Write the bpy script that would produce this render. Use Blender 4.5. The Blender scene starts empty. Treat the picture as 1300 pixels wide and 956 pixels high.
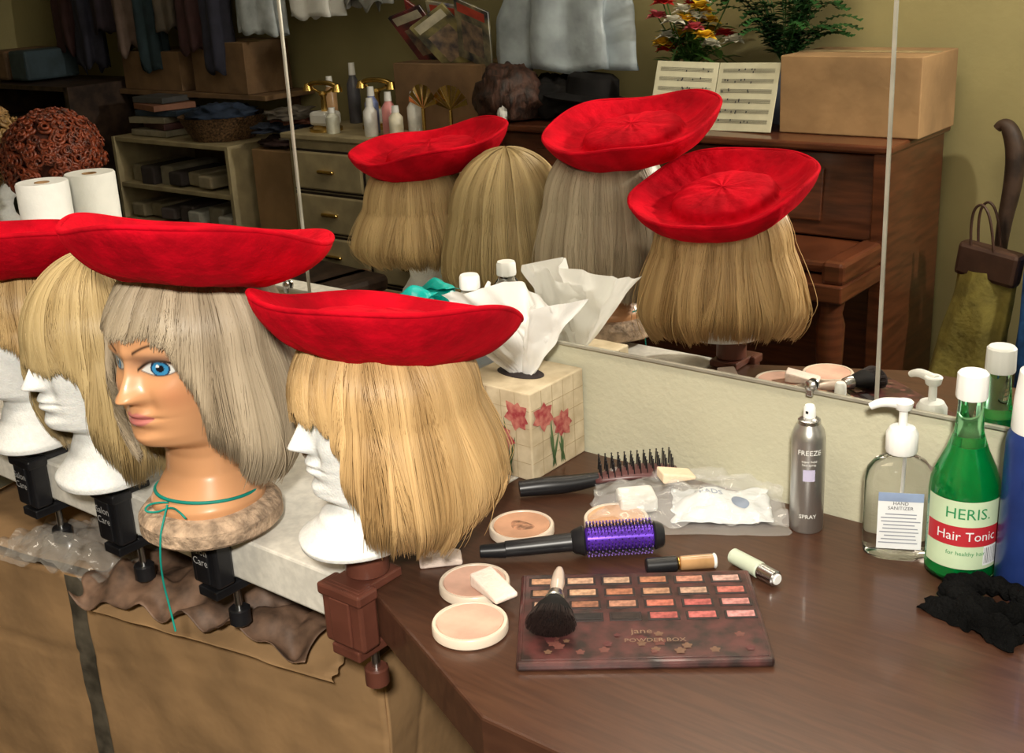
import bpy, math, random
import numpy as np
from mathutils import Vector, Matrix, Euler, noise
random.seed(7); np.random.seed(7)
sc=bpy.context.scene
sc.view_settings.view_transform='Standard'
COL=bpy.context.collection
pi=math.pi
# ---------------------------------------------------------------- materials
def mat(name,col,rough=.5,metal=0,var=.12,vs=20,bump=0,bs=60,spec=.5,trans=0,ior=1.45,sheen=0,coat=0,alpha=1,stretch=None,col2=None,emit=0,attr=None,wave=None,sss=0):
    m=bpy.data.materials.new(name);m.use_nodes=True;nt=m.node_tree;N=nt.nodes;L=nt.links
    b=N['Principled BSDF'];b.inputs['Roughness'].default_value=rough;b.inputs['Metallic'].default_value=metal
    b.inputs['Specular IOR Level'].default_value=spec;b.inputs['IOR'].default_value=ior
    b.inputs['Transmission Weight'].default_value=trans;b.inputs['Alpha'].default_value=alpha
    b.inputs['Coat Weight'].default_value=coat
    if sheen:
        b.inputs['Sheen Weight'].default_value=sheen;b.inputs['Sheen Roughness'].default_value=.4
        b.inputs['Sheen Tint'].default_value=(*col,1)
    if sss:
        b.inputs['Subsurface Weight'].default_value=sss;b.inputs['Subsurface Radius'].default_value=(.01,.006,.004)
    tc=N.new('ShaderNodeTexCoord');mp=N.new('ShaderNodeMapping');L.new(tc.outputs['Object'],mp.inputs[0])
    if stretch: mp.inputs['Scale'].default_value=stretch
    n=N.new('ShaderNodeTexNoise');n.inputs['Scale'].default_value=vs;n.inputs['Detail'].default_value=4;L.new(mp.outputs[0],n.inputs['Vector'])
    mx=N.new('ShaderNodeMix');mx.data_type='RGBA'
    c2=col2 if col2 else tuple(max(0,c*(1-var*2)) for c in col)
    c1=col if col2 else tuple(min(1,c*(1+var)) for c in col)
    mx.inputs[6].default_value=(*c1,1);mx.inputs[7].default_value=(*c2,1)
    rp=N.new('ShaderNodeMapRange');rp.inputs[1].default_value=.35;rp.inputs[2].default_value=.65
    L.new(n.outputs['Fac'],rp.inputs[0]);L.new(rp.outputs[0],mx.inputs[0])
    out=mx.outputs[2]
    if attr:
        a=N.new('ShaderNodeAttribute');a.attribute_name=attr
        out=a.outputs['Color']
    L.new(out,b.inputs['Base Color'])
    if emit: b.inputs['Emission Color'].default_value=(*col,1);b.inputs['Emission Strength'].default_value=emit
    if bump:
        n2=N.new('ShaderNodeTexNoise');n2.inputs['Scale'].default_value=bs;n2.inputs['Detail'].default_value=3;L.new(mp.outputs[0],n2.inputs['Vector'])
        bp=N.new('ShaderNodeBump');bp.inputs['Strength'].default_value=bump;bp.inputs['Distance'].default_value=.01
        L.new(n2.outputs['Fac'],bp.inputs['Height']);L.new(bp.outputs[0],b.inputs['Normal'])
    return m
def add_translucent(m,fac,col=None,attr=None):
    nt=m.node_tree;tr=nt.nodes.new('ShaderNodeBsdfTranslucent');ms_=nt.nodes.new('ShaderNodeMixShader');ms_.inputs[0].default_value=fac
    if col: tr.inputs[0].default_value=(*col,1)
    if attr:
        a=nt.nodes.new('ShaderNodeAttribute');a.attribute_name=attr;nt.links.new(a.outputs['Color'],tr.inputs[0])
    nt.links.new(nt.nodes['Principled BSDF'].outputs[0],ms_.inputs[1]);nt.links.new(tr.outputs[0],ms_.inputs[2]);nt.links.new(ms_.outputs[0],nt.nodes['Material Output'].inputs[0])
# ---------------------------------------------------------------- geometry helpers
def link(o,parent=None,loc=(0,0,0),rot=(0,0,0)):
    COL.objects.link(o);o.location=loc;o.rotation_euler=rot
    if parent: o.parent=parent
    return o
def G(name,loc=(0,0,0),rz=0,rot=None):
    e=bpy.data.objects.new(name,None);e.empty_display_size=.05
    return link(e,None,loc,rot if rot else (0,0,rz))
def mesh(name,v,f,m,parent=None,loc=(0,0,0),rot=(0,0,0),smooth=True,sub=0,solid=0,bev=0):
    me=bpy.data.meshes.new(name);me.from_pydata([tuple(p) for p in v],[],f)
    if m: 
        for k in (m if isinstance(m,list) else [m]): me.materials.append(k)
    if smooth: me.polygons.foreach_set('use_smooth',[True]*len(me.polygons))
    o=bpy.data.objects.new(name,me);link(o,parent,loc,rot)
    if solid: 
        s=o.modifiers.new('s','SOLIDIFY');s.thickness=solid;s.offset=0
    if sub: s=o.modifiers.new('u','SUBSURF');s.levels=sub;s.render_levels=sub
    return o
def box(name,c,s,m,parent=None,bev=.002,rot=(0,0,0),taper=1,seg=2):
    x,y,z=[k/2 for k in s];t=taper
    v=[(-x,-y,-z),(x,-y,-z),(x,y,-z),(-x,y,-z),(-x*t,-y*t,z),(x*t,-y*t,z),(x*t,y*t,z),(-x*t,y*t,z)]
    f=[(3,2,1,0),(4,5,6,7),(0,1,5,4),(1,2,6,5),(2,3,7,6),(3,0,4,7)]
    o=mesh(name,v,f,m,parent,c,rot,smooth=False)
    if bev:
        b=o.modifiers.new('b','BEVEL');b.width=bev;b.segments=seg;b.limit_method='ANGLE'
    return o
def prism(name,poly,z0,z1,m,parent=None,bev=.003):
    n=len(poly);v=[(x,y,z0) for x,y in poly]+[(x,y,z1) for x,y in poly]
    f=[tuple(range(n))[::-1],tuple(range(n,2*n))]+[(i,(i+1)%n,(i+1)%n+n,i+n) for i in range(n)]
    o=mesh(name,v,f,m,parent,smooth=False);b=o.modifiers.new('b','BEVEL');b.width=bev;b.segments=2;b.limit_method='ANGLE';return o
def lathe(name,prof,m,parent=None,loc=(0,0,0),rot=(0,0,0),seg=48,sx=1,sy=1,mod=None,power=1):
    v=[];f=[];n=len(prof)
    for i,(r,z) in enumerate(prof):
        for j in range(seg):
            a=2*pi*j/seg;rr=r*(mod(a,i,n) if mod else 1)
            ca,sa=math.cos(a),math.sin(a)
            if power!=1:
                ca=math.copysign(abs(ca)**power,ca);sa=math.copysign(abs(sa)**power,sa)
            v.append((rr*ca*sx,rr*sa*sy,z))
    for i in range(n-1):
        for j in range(seg):
            k=(j+1)%seg;f.append((i*seg+j,i*seg+k,(i+1)*seg+k,(i+1)*seg+j))
    if prof[0][0]>1e-6: f.append(tuple(range(seg))[::-1])
    if prof[-1][0]>1e-6: f.append(tuple((n-1)*seg+j for j in range(seg)))
    o=mesh(name,v,f,m,parent,loc,rot)
    try:
        o.data.set_sharp_from_angle(angle=math.radians(40))
    except Exception: pass
    return o
def tube(name,pts,r,m,parent=None,loc=(0,0,0),rot=(0,0,0),cyc=False,res=3,smooth=True,radii=None):
    c=bpy.data.curves.new(name,'CURVE');c.dimensions='3D';c.bevel_depth=r;c.bevel_resolution=res;c.use_fill_caps=True
    s=c.splines.new('NURBS' if smooth and len(pts)>2 else 'POLY');s.points.add(len(pts)-1)
    for i,p in enumerate(pts):
        s.points[i].co=(*p,1)
        if radii: s.points[i].radius=radii[i]
    if s.type=='NURBS': s.order_u=3;s.use_endpoint_u=not cyc;s.resolution_u=6
    s.use_cyclic_u=cyc
    c.materials.append(m);o=bpy.data.objects.new(name,c);return link(o,parent,loc,rot)
def cyl(name,p0,p1,r,m,parent=None,seg=24,r2=None):
    p0=Vector(p0);p1=Vector(p1);d=p1-p0;q=d.to_track_quat('Z','Y').to_euler()
    r2=r if r2 is None else r2;L_=d.length;e=min(r,r2)*.15
    return lathe(name,[(0,0),(r-e,0),(r,e),(r2,L_-e),(r2-e,L_),(0,L_)],m,parent,p0,q,seg)
def textmesh(body,size,name='label_text',wrapR=0,m=None,parent=None,loc=(0,0,0),rot=(0,0,0),off=0.0,ry=1):
    c=bpy.data.curves.new('t','FONT');c.body=body;c.size=size;c.align_x='CENTER';c.align_y='CENTER';c.resolution_u=2
    o=bpy.data.objects.new('t',c);COL.objects.link(o)
    bpy.context.view_layer.update()
    me=bpy.data.meshes.new_from_object(o.evaluated_get(bpy.context.evaluated_depsgraph_get()))
    bpy.data.objects.remove(o)
    for v in me.vertices:
        x,y,z=v.co
        if wrapR:
            a=x/wrapR;v.co=(wrapR*math.sin(a),-wrapR*math.cos(a)*ry,y)
        else: v.co=(x,y,0)
    me.materials.clear();me.materials.append(m)
    ob=bpy.data.objects.new(name,me);return link(ob,parent,loc,rot)
def patch(name,R_,z0,z1,a0,a1,m,parent,n=20,ry=1):
    v=[];f=[]
    for i in range(n+1):
        a=a0+(a1-a0)*i/n
        for z in(z0,z1): v.append((R_*math.sin(a),-R_*math.cos(a)*ry,z))
    for i in range(n): f.append((2*i,2*i+2,2*i+3,2*i+1))
    return mesh(name,v,f,m,parent)
def crumple(name,w,d,m,parent=None,loc=(0,0,0),rot=(0,0,0),amp=.01,fr=20,n=30,dome=0,seed=0,edge=.1,zmin=None,solid=.0008):
    v=[];f=[]
    for i in range(n+1):
        for j in range(n+1):
            s=i/n-.5;t=j/n-.5
            e=noise.noise(Vector((s*6+seed,t*6,3)))*edge
            x=s*w*(1+e);y=t*d*(1+e)
            z=amp*(noise.noise(Vector((x*fr,y*fr,seed)))+.5*noise.noise(Vector((x*fr*2.3,y*fr*2.3,seed+5)))+abs(noise.noise(Vector((x*fr*.7,y*fr*.7,seed+9))))*1.2)+dome*(1-min(1,(4*s*s+4*t*t)))
            if zmin is not None: z=max(z,zmin)
            v.append((x,y,z))
    for i in range(n):
        for j in range(n):
            a=i*(n+1)+j;f.append((a,a+n+1,a+n+2,a+1))
    return mesh(name,v,f,m,parent,loc,rot,solid=solid)
def blob(name,r,m,parent=None,loc=(0,0,0),rot=(0,0,0),sc_=(1,1,1),amp=.15,fr=3,seg=40,seed=0,flat=None):
    v=[];f=[];n=seg//2
    for i in range(n+1):
        th=pi*i/n
        for j in range(seg):
            a=2*pi*j/seg;d=Vector((math.sin(th)*math.cos(a),math.sin(th)*math.sin(a),math.cos(th)))
            k=1+amp*noise.noise(d*fr+Vector((seed,0,0)))+amp*.5*noise.noise(d*fr*2.5+Vector((seed,4,0)))
            p=[d[q]*r*k*sc_[q] for q in range(3)]
            if flat is not None: p[2]=max(p[2],flat)
            v.append(p)
    for i in range(n):
        for j in range(seg):
            k=(j+1)%seg;f.append((i*seg+j,(i+1)*seg+j,(i+1)*seg+k,i*seg+k))
    return mesh(name,v,f,m,parent,loc,rot)
# ---------------------------------------------------------------- common materials
M_wall=mat('cream_wall_paint',(.47,.45,.33),.75,var=.03,vs=8,bump=.14,bs=150)
M_rear=mat('olive_wall_paint',(.34,.29,.13),.8,var=.06,vs=3,bump=.1,bs=40)
M_floor=mat('brown_floor',(.050,.030,.020),.5,var=.3,vs=6)
M_ceil=mat('ceiling_paint',(.7,.66,.55),.9,var=.03)
M_mirror=mat('mirror_glass',(.87,.87,.84),.0,1,var=0)
M_metal=mat('dull_metal',(.55,.53,.48),.35,1,var=.15,vs=60)
M_steel=mat('steel',(.6,.6,.6),.25,1,var=.1)
M_black=mat('black_plastic',(.012,.012,.014),.35,var=.2)
M_blackm=mat('black_matte',(.008,.007,.007),.8,var=.3,spec=.25)
M_lace=mat('black_lace',(.004,.004,.004),.9,var=.3,spec=.08,bump=.6,bs=250)
M_white=mat('white_plastic',(.82,.82,.80),.35,var=.03)
M_wood=mat('dark_brown_laminate',(.075,.032,.018),.33,var=0,vs=8,stretch=(2.0,26,6),col2=(.052,.022,.013),bump=.02,bs=90,coat=.12)
M_wpaint=mat('white_painted_wood',(.74,.71,.64),.5,var=.06,vs=90)
M_styro=mat('styrofoam',(.82,.83,.82),.75,var=.03,vs=150,bump=.18,bs=420,sss=.1)
M_red=mat('red_velvet',(.46,.001,.010),.9,var=.16,vs=22,bump=.35,bs=55,sheen=.45,spec=.1)
M_card=mat('cardboard',(.36,.215,.10),.85,var=.12,vs=7,bump=.35,bs=14)
M_card2=mat('cardboard_dark',(.20,.115,.055),.85,var=.15,vs=9,bump=.3,bs=18)
M_clear=mat('clear_plastic_film',(.85,.85,.84),.06,alpha=.22,var=0,spec=1,coat=1)
M_smoky=mat('smoky_plastic_film',(.45,.42,.38),.10,alpha=.30,var=0,spec=1,coat=1)
M_glass=mat('clear_plastic',(.98,.99,.99),.02,trans=1,ior=1.3,var=0)
M_paper=mat('white_paper',(.80,.80,.77),.85,var=.03,bump=.1,bs=120)
M_cream=mat('cream_paint',(.40,.33,.19),.55,var=.12,vs=12)
M_brass=mat('brass',(.75,.5,.15),.25,1,var=.1)
M_txt=mat('ink_dark',(.05,.05,.06),.6,var=0)
M_tiss=mat('tissue_paper',(.88,.88,.86),.9,var=.02)
add_translucent(M_tiss,.35,(.9,.88,.84))
# ---------------------------------------------------------------- room shell
def shell(name,c,s,m): return box(name,c,s,m,None,bev=0)
X0,X1,YB,ZC=-5.4,1.3,-2.12,2.5
shell('floor',((X0+X1)/2,YB/2,-.05),(X1-X0+.2,-YB+.2,.1),M_floor)
shell('ceiling',((X0+X1)/2,YB/2,ZC+.05),(X1-X0+.2,-YB+.2,.1),M_ceil)
shell('wall_mirror_side',((X0+X1)/2,.05,ZC/2),(X1-X0+.2,.1,ZC),M_wall)
shell('wall_rear',((X0+X1)/2,YB-.05,ZC/2),(X1-X0+.2,.1,ZC),M_rear)
shell('wall_left',(X0-.05,YB/2,ZC/2),(.1,-YB,ZC),M_rear)
shell('wall_right',(X1+.05,YB/2,ZC/2),(.1,-YB,ZC),M_rear)
box('baseboard_rear',((X0+X1)/2,YB+.008,.05),(X1-X0,.016,.1),M_cream,bev=.002)
# mirror
g=G('wall_mirror',(0,0,0))
for i,(a,b) in enumerate([(-3.6,-1.381),(-1.379,-.4595),(-.4575,1.2)]):
    box('mirror_panel_%d'%i,((a+b)/2,-.004,(.952+2.1)/2),(b-a,.005,2.1-.952),M_mirror,g,bev=0)
M_seam=mat('seam_strip',(.45,.43,.36),.4,.6,var=.1)
for x in(-1.38,-.4585): box('seam_%d'%(x*-100),(x,-.0075,1.526),(.0035,.002,1.148),M_seam,g,bev=0)
box('mirror_bottom_channel',(-1.2,-.0045,.9505),(4.8,.009,.004),M_seam,g,bev=.0005)
for x in(-.535,-1.43):
    lathe('mirror_clip_%d'%(x*-100),[(0,0),(.007,0),(.007,.003),(.004,.005),(0,.006)],M_steel,g,(x,-.009,.958),(pi/2,0,0),24)
    box('clip_tab_%d'%(x*-100),(x,-.011,.953),(.008,.005,.014),M_steel,g,.001)
# counter
g=G('makeup_counter',(0,0,0))
ZT=.8
prism('brown_top',[(-.885,-.002),(-.885,-.431),(-.835,-.433),(-.60,-.535),(1.29,-.54),(1.29,-.002)],ZT-.052,ZT,M_wood,g)
box('white_top',((-3.6-.886)/2,-.217,ZT-.029),(2.714,.43,.058),M_wpaint,g,.003)
box('wall_cleat',(-1.2,-.021,.715),(4.7,.04,.05),M_card2,g,.002)
for x in(-3.5,-.62,1.2): box('bracket_leg_%d'%(x*-10),(x,-.2,.372),(.05,.3,.744),M_card2,g,.003)
# ---------------------------------------------------------------- heads
PR=np.array([(0,.066,.066,.066),(.010,.068,.068,.068),(.022,.060,.058,.060),(.045,.047,.042,.052),(.070,.045,.040,.053),(.086,.047,.046,.058),(.093,.050,.062,.062),(.100,.052,.078,.065),(.112,.055,.085,.070),(.128,.060,.087,.076),(.145,.065,.088,.083),(.165,.069,.088,.090),(.190,.073,.087,.097),(.212,.075,.090,.101),(.235,.075,.089,.101),(.255,.071,.081,.096),(.272,.062,.069,.084),(.285,.049,.052,.066),(.294,.031,.032,.042),(.299,.012,.012,.016),(.300,.0005,.0005,.0005)])
# keep points of a head or wig underneath the fabric of the hat it wears
def under_hat(P,loc,rz,hatinfo,gap=.0):
    if hatinfo is None: return P
    hl,tilt,R_=hatinfo;k=R_/.147
    A=np.array(Euler((0,0,rz)).to_matrix());H=np.array(Euler((tilt[0],tilt[1],0)).to_matrix())
    sh=P.shape;Q=P.reshape(-1,3)@A.T+np.array(loc)-np.array(hl)
    h=Q@H
    r=np.hypot(h[:,0],h[:,1])/k
    U=np.interp(r,[0,.066,.080,.090,.104,.118,.133,.147,.16],[.014,.012,-.002,-.018,-.016,-.012,.000,.018,.05])*k-gap
    h[:,2]=np.minimum(h[:,2],U)
    Q=h@H.T+np.array(hl)-np.array(loc)
    return (Q@A).reshape(sh)
def headmesh(name,m,parent,scale=1,paint=None,feat=1.0,neckf=0,neckc=1,hi=None):
    NA,NZ=300,230
    zs=np.interp(np.linspace(0,1,NZ),[0,.12,.25,.85,.95,1],[0,.05,.09,.25,.285,.300])
    def it(k):
        a=np.interp(zs,PR[:,0],PR[:,k]);kn=np.array([1,3,5,7,5,3,1.]);kn/=kn.sum()
        ap=np.pad(a,3,mode='edge');s=np.convolve(ap,kn,'valid');s[-4:]=a[-4:];return s
    W,F,B=it(1),it(2),it(3)
    u=np.linspace(0,1,NA,endpoint=False)
    ph=2*pi*u-.55*np.sin(2*pi*u)
    P,Zz=np.meshgrid(ph,zs);Wm=W[:,None];Fm=F[:,None];Bm=B[:,None]
    c=np.cos(P);s=np.sin(P)
    ex=.92
    x=Wm*np.sign(s)*np.abs(s)**ex
    y=np.where(c>0,-Fm*np.abs(c)**ex,Bm*np.abs(c)**ex)
    fr=np.clip(c*1.6,0,1)
    g=lambda cx,cz,sx,sz:np.exp(-((np.abs(x)-cx)**2)/(2*sx*sx)-((Zz-cz)**2)/(2*sz*sz))
    d=np.zeros_like(x)
    t=np.clip((.208-Zz)/(.208-.163),0,1)
    below=np.exp(-np.clip(.163-Zz,0,1)**2/(2*.0045**2))
    d+=(.004+.021*t**1.1)*np.where(Zz<.215,1,np.exp(-(Zz-.215)**2/(2*.01**2)))*np.where(Zz<.163,below,1)*np.exp(-x**2/(2*(.0055+.003*t)**2))
    d+=.007*g(.011,.165,.0045,.0055)
    d+=.0075*g(0,.1425,.015,.0042)+.0075*g(0,.132,.013,.0045)-.004*g(0,.1375,.017,.0016)
    d+=.007*g(0,.108,.013,.010)-.004*g(0,.122,.016,.005)
    d-=.011*g(.030,.196,.013,.010);d+=.0065*g(.030,.195,.0095,.006)
    d+=.004*g(.028,.214,.018,.006)+.004*g(.042,.168,.015,.012)-.004*g(.02,.15,.006,.012)
    d+=.004*g(0,.235,.03,.015)
    d*=fr*feat;y=y-d
    sh=np.clip((.115-Zz)/.07,0,1);y=y-neckf*sh*sh*(3-2*sh)
    Z2=np.where(Zz<.09,.09-(.09-Zz)*neckc,Zz)
    V=np.stack([x,y,Z2],-1).reshape(-1,3)*scale
    V=under_hat(V,parent.location,parent.rotation_euler[2],hi,.006)
    f=[]
    for i in range(NZ-1):
        for j in range(NA):
            k=(j+1)%NA;f.append((i*NA+j,i*NA+k,(i+1)*NA+k,(i+1)*NA+j))
    f.append(tuple(range(NA))[::-1])
    o=mesh(name,V.tolist(),f,m,parent)
    if paint:
        col=np.ones((NZ,NA,4));col[...,:3]=paint['skin']
        def put(mask,c): 
            mk=np.clip(mask,0,1)[...,None];col[...,:3]=col[...,:3]*(1-mk)+np.array(c)*mk
        front=(c>.1)
        ax=np.abs(x)
        sm=lambda e,w:1/(1+np.exp(-np.clip(e/w,-50,50)))
        put(g(.046,.165,.012,.014)*.45*front,(.55,.20,.10))
        lw=.0215;lx=np.clip(ax/lw,0,1)
        up=.1375+.0090*(1-lx**2)*(1-.25*np.exp(-(ax/.004)**2));lo=.1375-.0100*(1-lx**2)
        put(sm(up-Zz,.0004)*sm(Zz-lo,.0004)*(ax<lw)*front,(.52,.17,.15))
        put(np.exp(-((Zz-.1375)/.0007)**2)*(ax<lw*.95)*front*.8,(.16,.03,.03))
        put(g(.033,.205,.017,.007)*.75*front,(.11,.09,.10))
        bx=(ax-.012)/.040;bz=.2165+.0105*np.sin(np.clip(bx,0,1)*pi*.75)
        put(np.exp(-((Zz-bz)/(.0020*(1.15-np.clip(bx,0,1)*.7)))**2)*((bx>0)&(bx<1))*front*.95,(.03,.015,.01))
        ex_=(ax-.033)/.0195
        eu=.195+.0108*(1-ex_**2);el=.195-.0066*(1-ex_**2)
        inside=((np.abs(ex_)<1)&front)
        put(sm(eu-Zz,.0003)*sm(Zz-el,.0003)*inside,(.70,.70,.68))
        rr=np.sqrt((np.abs(x)-.034)**2+(Zz-.1970)**2)
        lid=(Zz<eu)&(Zz>el)
        put((rr<.0092)*lid*inside*1.,(.04,.25,.50));put((rr<.0042)*lid*inside*1.,(.005,.005,.01))
        put((np.abs(rr-.0092)<.0009)*lid*inside*1.,(.01,.03,.08))
        put((np.sqrt((np.abs(x)-.0315)**2+(Zz-.2000)**2)<.0017)*inside*1.,(.9,.9,.9))
        ex2=(ax-.034)/.0235;eu2=.1955+.0116*(1-ex2**2)
        put(np.exp(-((Zz-eu2)/.0022)**2)*((np.abs(ex2)<1)&front),(.008,.006,.006))
        put(np.exp(-((Zz-el)/.0008)**2)*inside*.85,(.05,.025,.02))
        at=o.data.color_attributes.new('paint','FLOAT_COLOR','POINT')
        at.data.foreach_set('color',col.reshape(-1))
    return o
def wig(name,parent,scale=1,flare=1.3,zend=.03,bang=.215,c1=(.62,.46,.24),c2=(.36,.24,.11),n=14000,seed=0,open_=50,ow=.08,curl=.35,base=1.0,wx=1.08,sweep=0,lift=0,hgt=.109,hi=None,bpush=0,fly=.008,wavy=1.0):
    rs=np.random.RandomState(seed)
    C=np.array([0,.006,.198]);rx,ry,rz=.086*base*wx,.104*base,hgt
    K=24
    m=mat(name+'_hair',c1,.34,var=0,attr='strand',spec=.4);add_translucent(m,.22,None,'strand')
    phs=rs.uniform(-pi,pi,n);aph=np.abs(phs)
    op=math.radians(open_)
    ts=np.linspace(0,1,K)[None,:]
    s1=.6*np.sin(phs*7+seed)+.4*np.sin(phs*17+seed*2.3)
    s2=.5*np.sin(phs*11+seed*1.7)+.5*np.sin(phs*23+seed)
    w=1/(1+np.exp(-(aph-op)/ow))
    ze=bang*(1-w)+w*(zend+lift*np.cos(phs)*-1)+.005*s1+rs.normal(0,.0035,n)+np.abs(rs.normal(0,1,n))**2*.006*w
    layer=1.0+rs.uniform(0,.036,n)+.016*s2
    fl=1+(flare-1)*(.25+.75*w)
    thend=np.where(ze<C[2],pi/2,np.arccos(np.clip((ze-C[2])/rz,0,.95)))
    t0=np.minimum(rs.uniform(.02,1.2,n),thend-.25);arc=(thend-t0)*.1;drop=np.maximum(0,C[2]-ze);tot=arc+drop
    s=ts*tot[:,None];A=arc[:,None]
    th=np.where(s<A,t0[:,None]+s/.1,thend[:,None]);dz=np.clip(s-A,0,None)
    full=C[2]-zend
    q=dz/full
    qe=dz/np.maximum(.02,drop)[:,None]
    gq=np.sin(pi*np.clip(q*.70+.05*(th/1.57),0,1))
    rad=layer[:,None]*np.sin(th)*(1+(fl[:,None]-1)*gq)-curl*np.clip(qe-.72,0,1)**1.4*3*(w*.8+.2)[:,None]*np.clip(drop/.08,0,1)[:,None]
    rad=rad+.022*wavy*np.sin(q*7+s1[:,None]*3.2+phs[:,None]*2)*q
    rad=rad*(1-bpush*(1-w)[:,None]*np.sin(np.clip(th,0,1.57)))
    phk=phs[:,None]+.075*wavy*s2[:,None]*np.sin(ts*2.8+s1[:,None]*2)+.08*wavy*s1[:,None]*q**1.5+.004*np.sin(ts*5+rs.uniform(0,6,(n,1)))+sweep*np.sin(np.clip(th,0,1.57))*(1-w)[:,None]*(.4+.6*ts)
    P=np.zeros((n,K,3))
    P[...,0]=C[0]+rx*rad*np.sin(phk);P[...,1]=C[1]-ry*rad*np.cos(phk);P[...,2]=C[2]+rz*layer[:,None]*np.cos(th)-dz
    idx=rs.choice(n,int(n*fly),replace=False)
    P[idx]+=(np.linspace(0,1,K)**2)[None,:,None]*rs.normal(0,.009,(len(idx),1,3))*w[idx][:,None,None]
    allpts=under_hat(P*scale,parent.location,parent.rotation_euler[2],hi,.001)
    T=np.gradient(allpts,axis=1);T/=np.linalg.norm(T,axis=2,keepdims=True)+1e-9
    out=allpts-C*scale;N1=np.cross(T,out);N1/=np.linalg.norm(N1,axis=2,keepdims=True)+1e-9;N2=np.cross(T,N1)
    r=(.00072*scale*rs.uniform(.6,1.3,(n,1))*np.interp(ts[0],[0,.1,.85,1],[.7,1,1,.3])[None,:])[...,None]
    vs=[]
    for k in range(3):
        a=2*pi*k/3+.5;vs.append(allpts+r*(N1*math.cos(a)+N2*math.sin(a)))
    V=np.stack(vs,2).reshape(-1,3)
    bs_=(np.arange(n)[:,None]*K+np.arange(K-1)[None,:]).reshape(-1)*3
    F=[]
    for k in range(3):
        k2=(k+1)%3;F.append(np.stack([bs_+k,bs_+k2,bs_+3+k2,bs_+3+k],-1))
    F=np.concatenate(F)
    me=bpy.data.meshes.new(name);nv=len(V);nf=len(F)
    me.vertices.add(nv);me.vertices.foreach_set('co',V.astype(np.float32).reshape(-1))
    me.loops.add(nf*4);me.loops.foreach_set('vertex_index',F.reshape(-1).astype(np.int32))
    me.polygons.add(nf);me.polygons.foreach_set('loop_start',np.arange(nf,dtype=np.int32)*4);
    me.polygons.foreach_set('use_smooth',np.ones(nf,dtype=bool));me.update();me.validate()
    at=me.color_attributes.new('strand','FLOAT_COLOR','POINT')
    mixv=np.clip(.12+rs.beta(1.5,2.2,n)*.28+.30*(.5+.5*np.sin(phs*9+seed))+.18*np.sin(phs*23+seed*3),0,1)
    colr=np.array(c1)[None]*(1-mixv[:,None])+np.array(c2)[None]*mixv[:,None]
    cc=np.ones((n,K,3,4));cc[...,:3]=colr[:,None,None,:]
    at.data.foreach_set('color',cc.reshape(-1).astype(np.float32))
    me.materials.append(m);o=bpy.data.objects.new('hair_strands',me);link(o,parent)
    ms=mat(name+'_base',tuple(.5*a+.5*b for a,b in zip(c2,c1)),.6,var=.12,vs=90,stretch=(1,1,.08),bump=.2,bs=200)
    v=[];f=[];A_=96;Z=26
    for i in range(Z+1):
        for j in range(A_):
            ph=-pi+2*pi*j/A_;w=1/(1+math.exp(-(abs(ph)-op-.10)/ow));ze=(bang+.010)*(1-w)+w*(zend+lift*-math.cos(ph)+.015)
            fl=1+(flare-1)*(.25+.75*w)
            te=pi/2 if ze<C[2] else math.acos(min(.95,(ze-C[2])/rz))
            if i<=10:
                th=te*i/10;rad=math.sin(th)*(1+(fl-1)*math.sin(.05*pi*(th/1.57)));z=C[2]+rz*math.cos(th);bp=bpush*(1-w)*math.sin(th)
            else:
                q=(i-10)/16;dz=q*max(0,C[2]-ze);rad=math.sin(te)*(1+(fl-1)*math.sin(min(1,dz/full*.70+.05)*pi))-curl*max(0,q-.72)**1.4*3*(w*.8+.2)*min(1,max(0,C[2]-ze)/.08);z=C[2]+rz*math.cos(te)-dz;bp=bpush*(1-w)
            s2_=.5*math.sin(ph*11+seed*1.7)+.5*math.sin(ph*23+seed)
            rad*=.985*(1-bp)*(1+.012*s2_)
            v.append((scale*(C[0]+rx*rad*math.sin(ph)),scale*(C[1]-ry*rad*math.cos(ph)),scale*z))
    v=under_hat(np.array(v),parent.location,parent.rotation_euler[2],hi,.003).tolist()
    for i in range(Z):
        for j in range(A_):
            k=(j+1)%A_;f.append((i*A_+j,(i+1)*A_+j,(i+1)*A_+k,i*A_+k))
    mesh('wig_cap',v,f,ms,parent)
    return o
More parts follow.
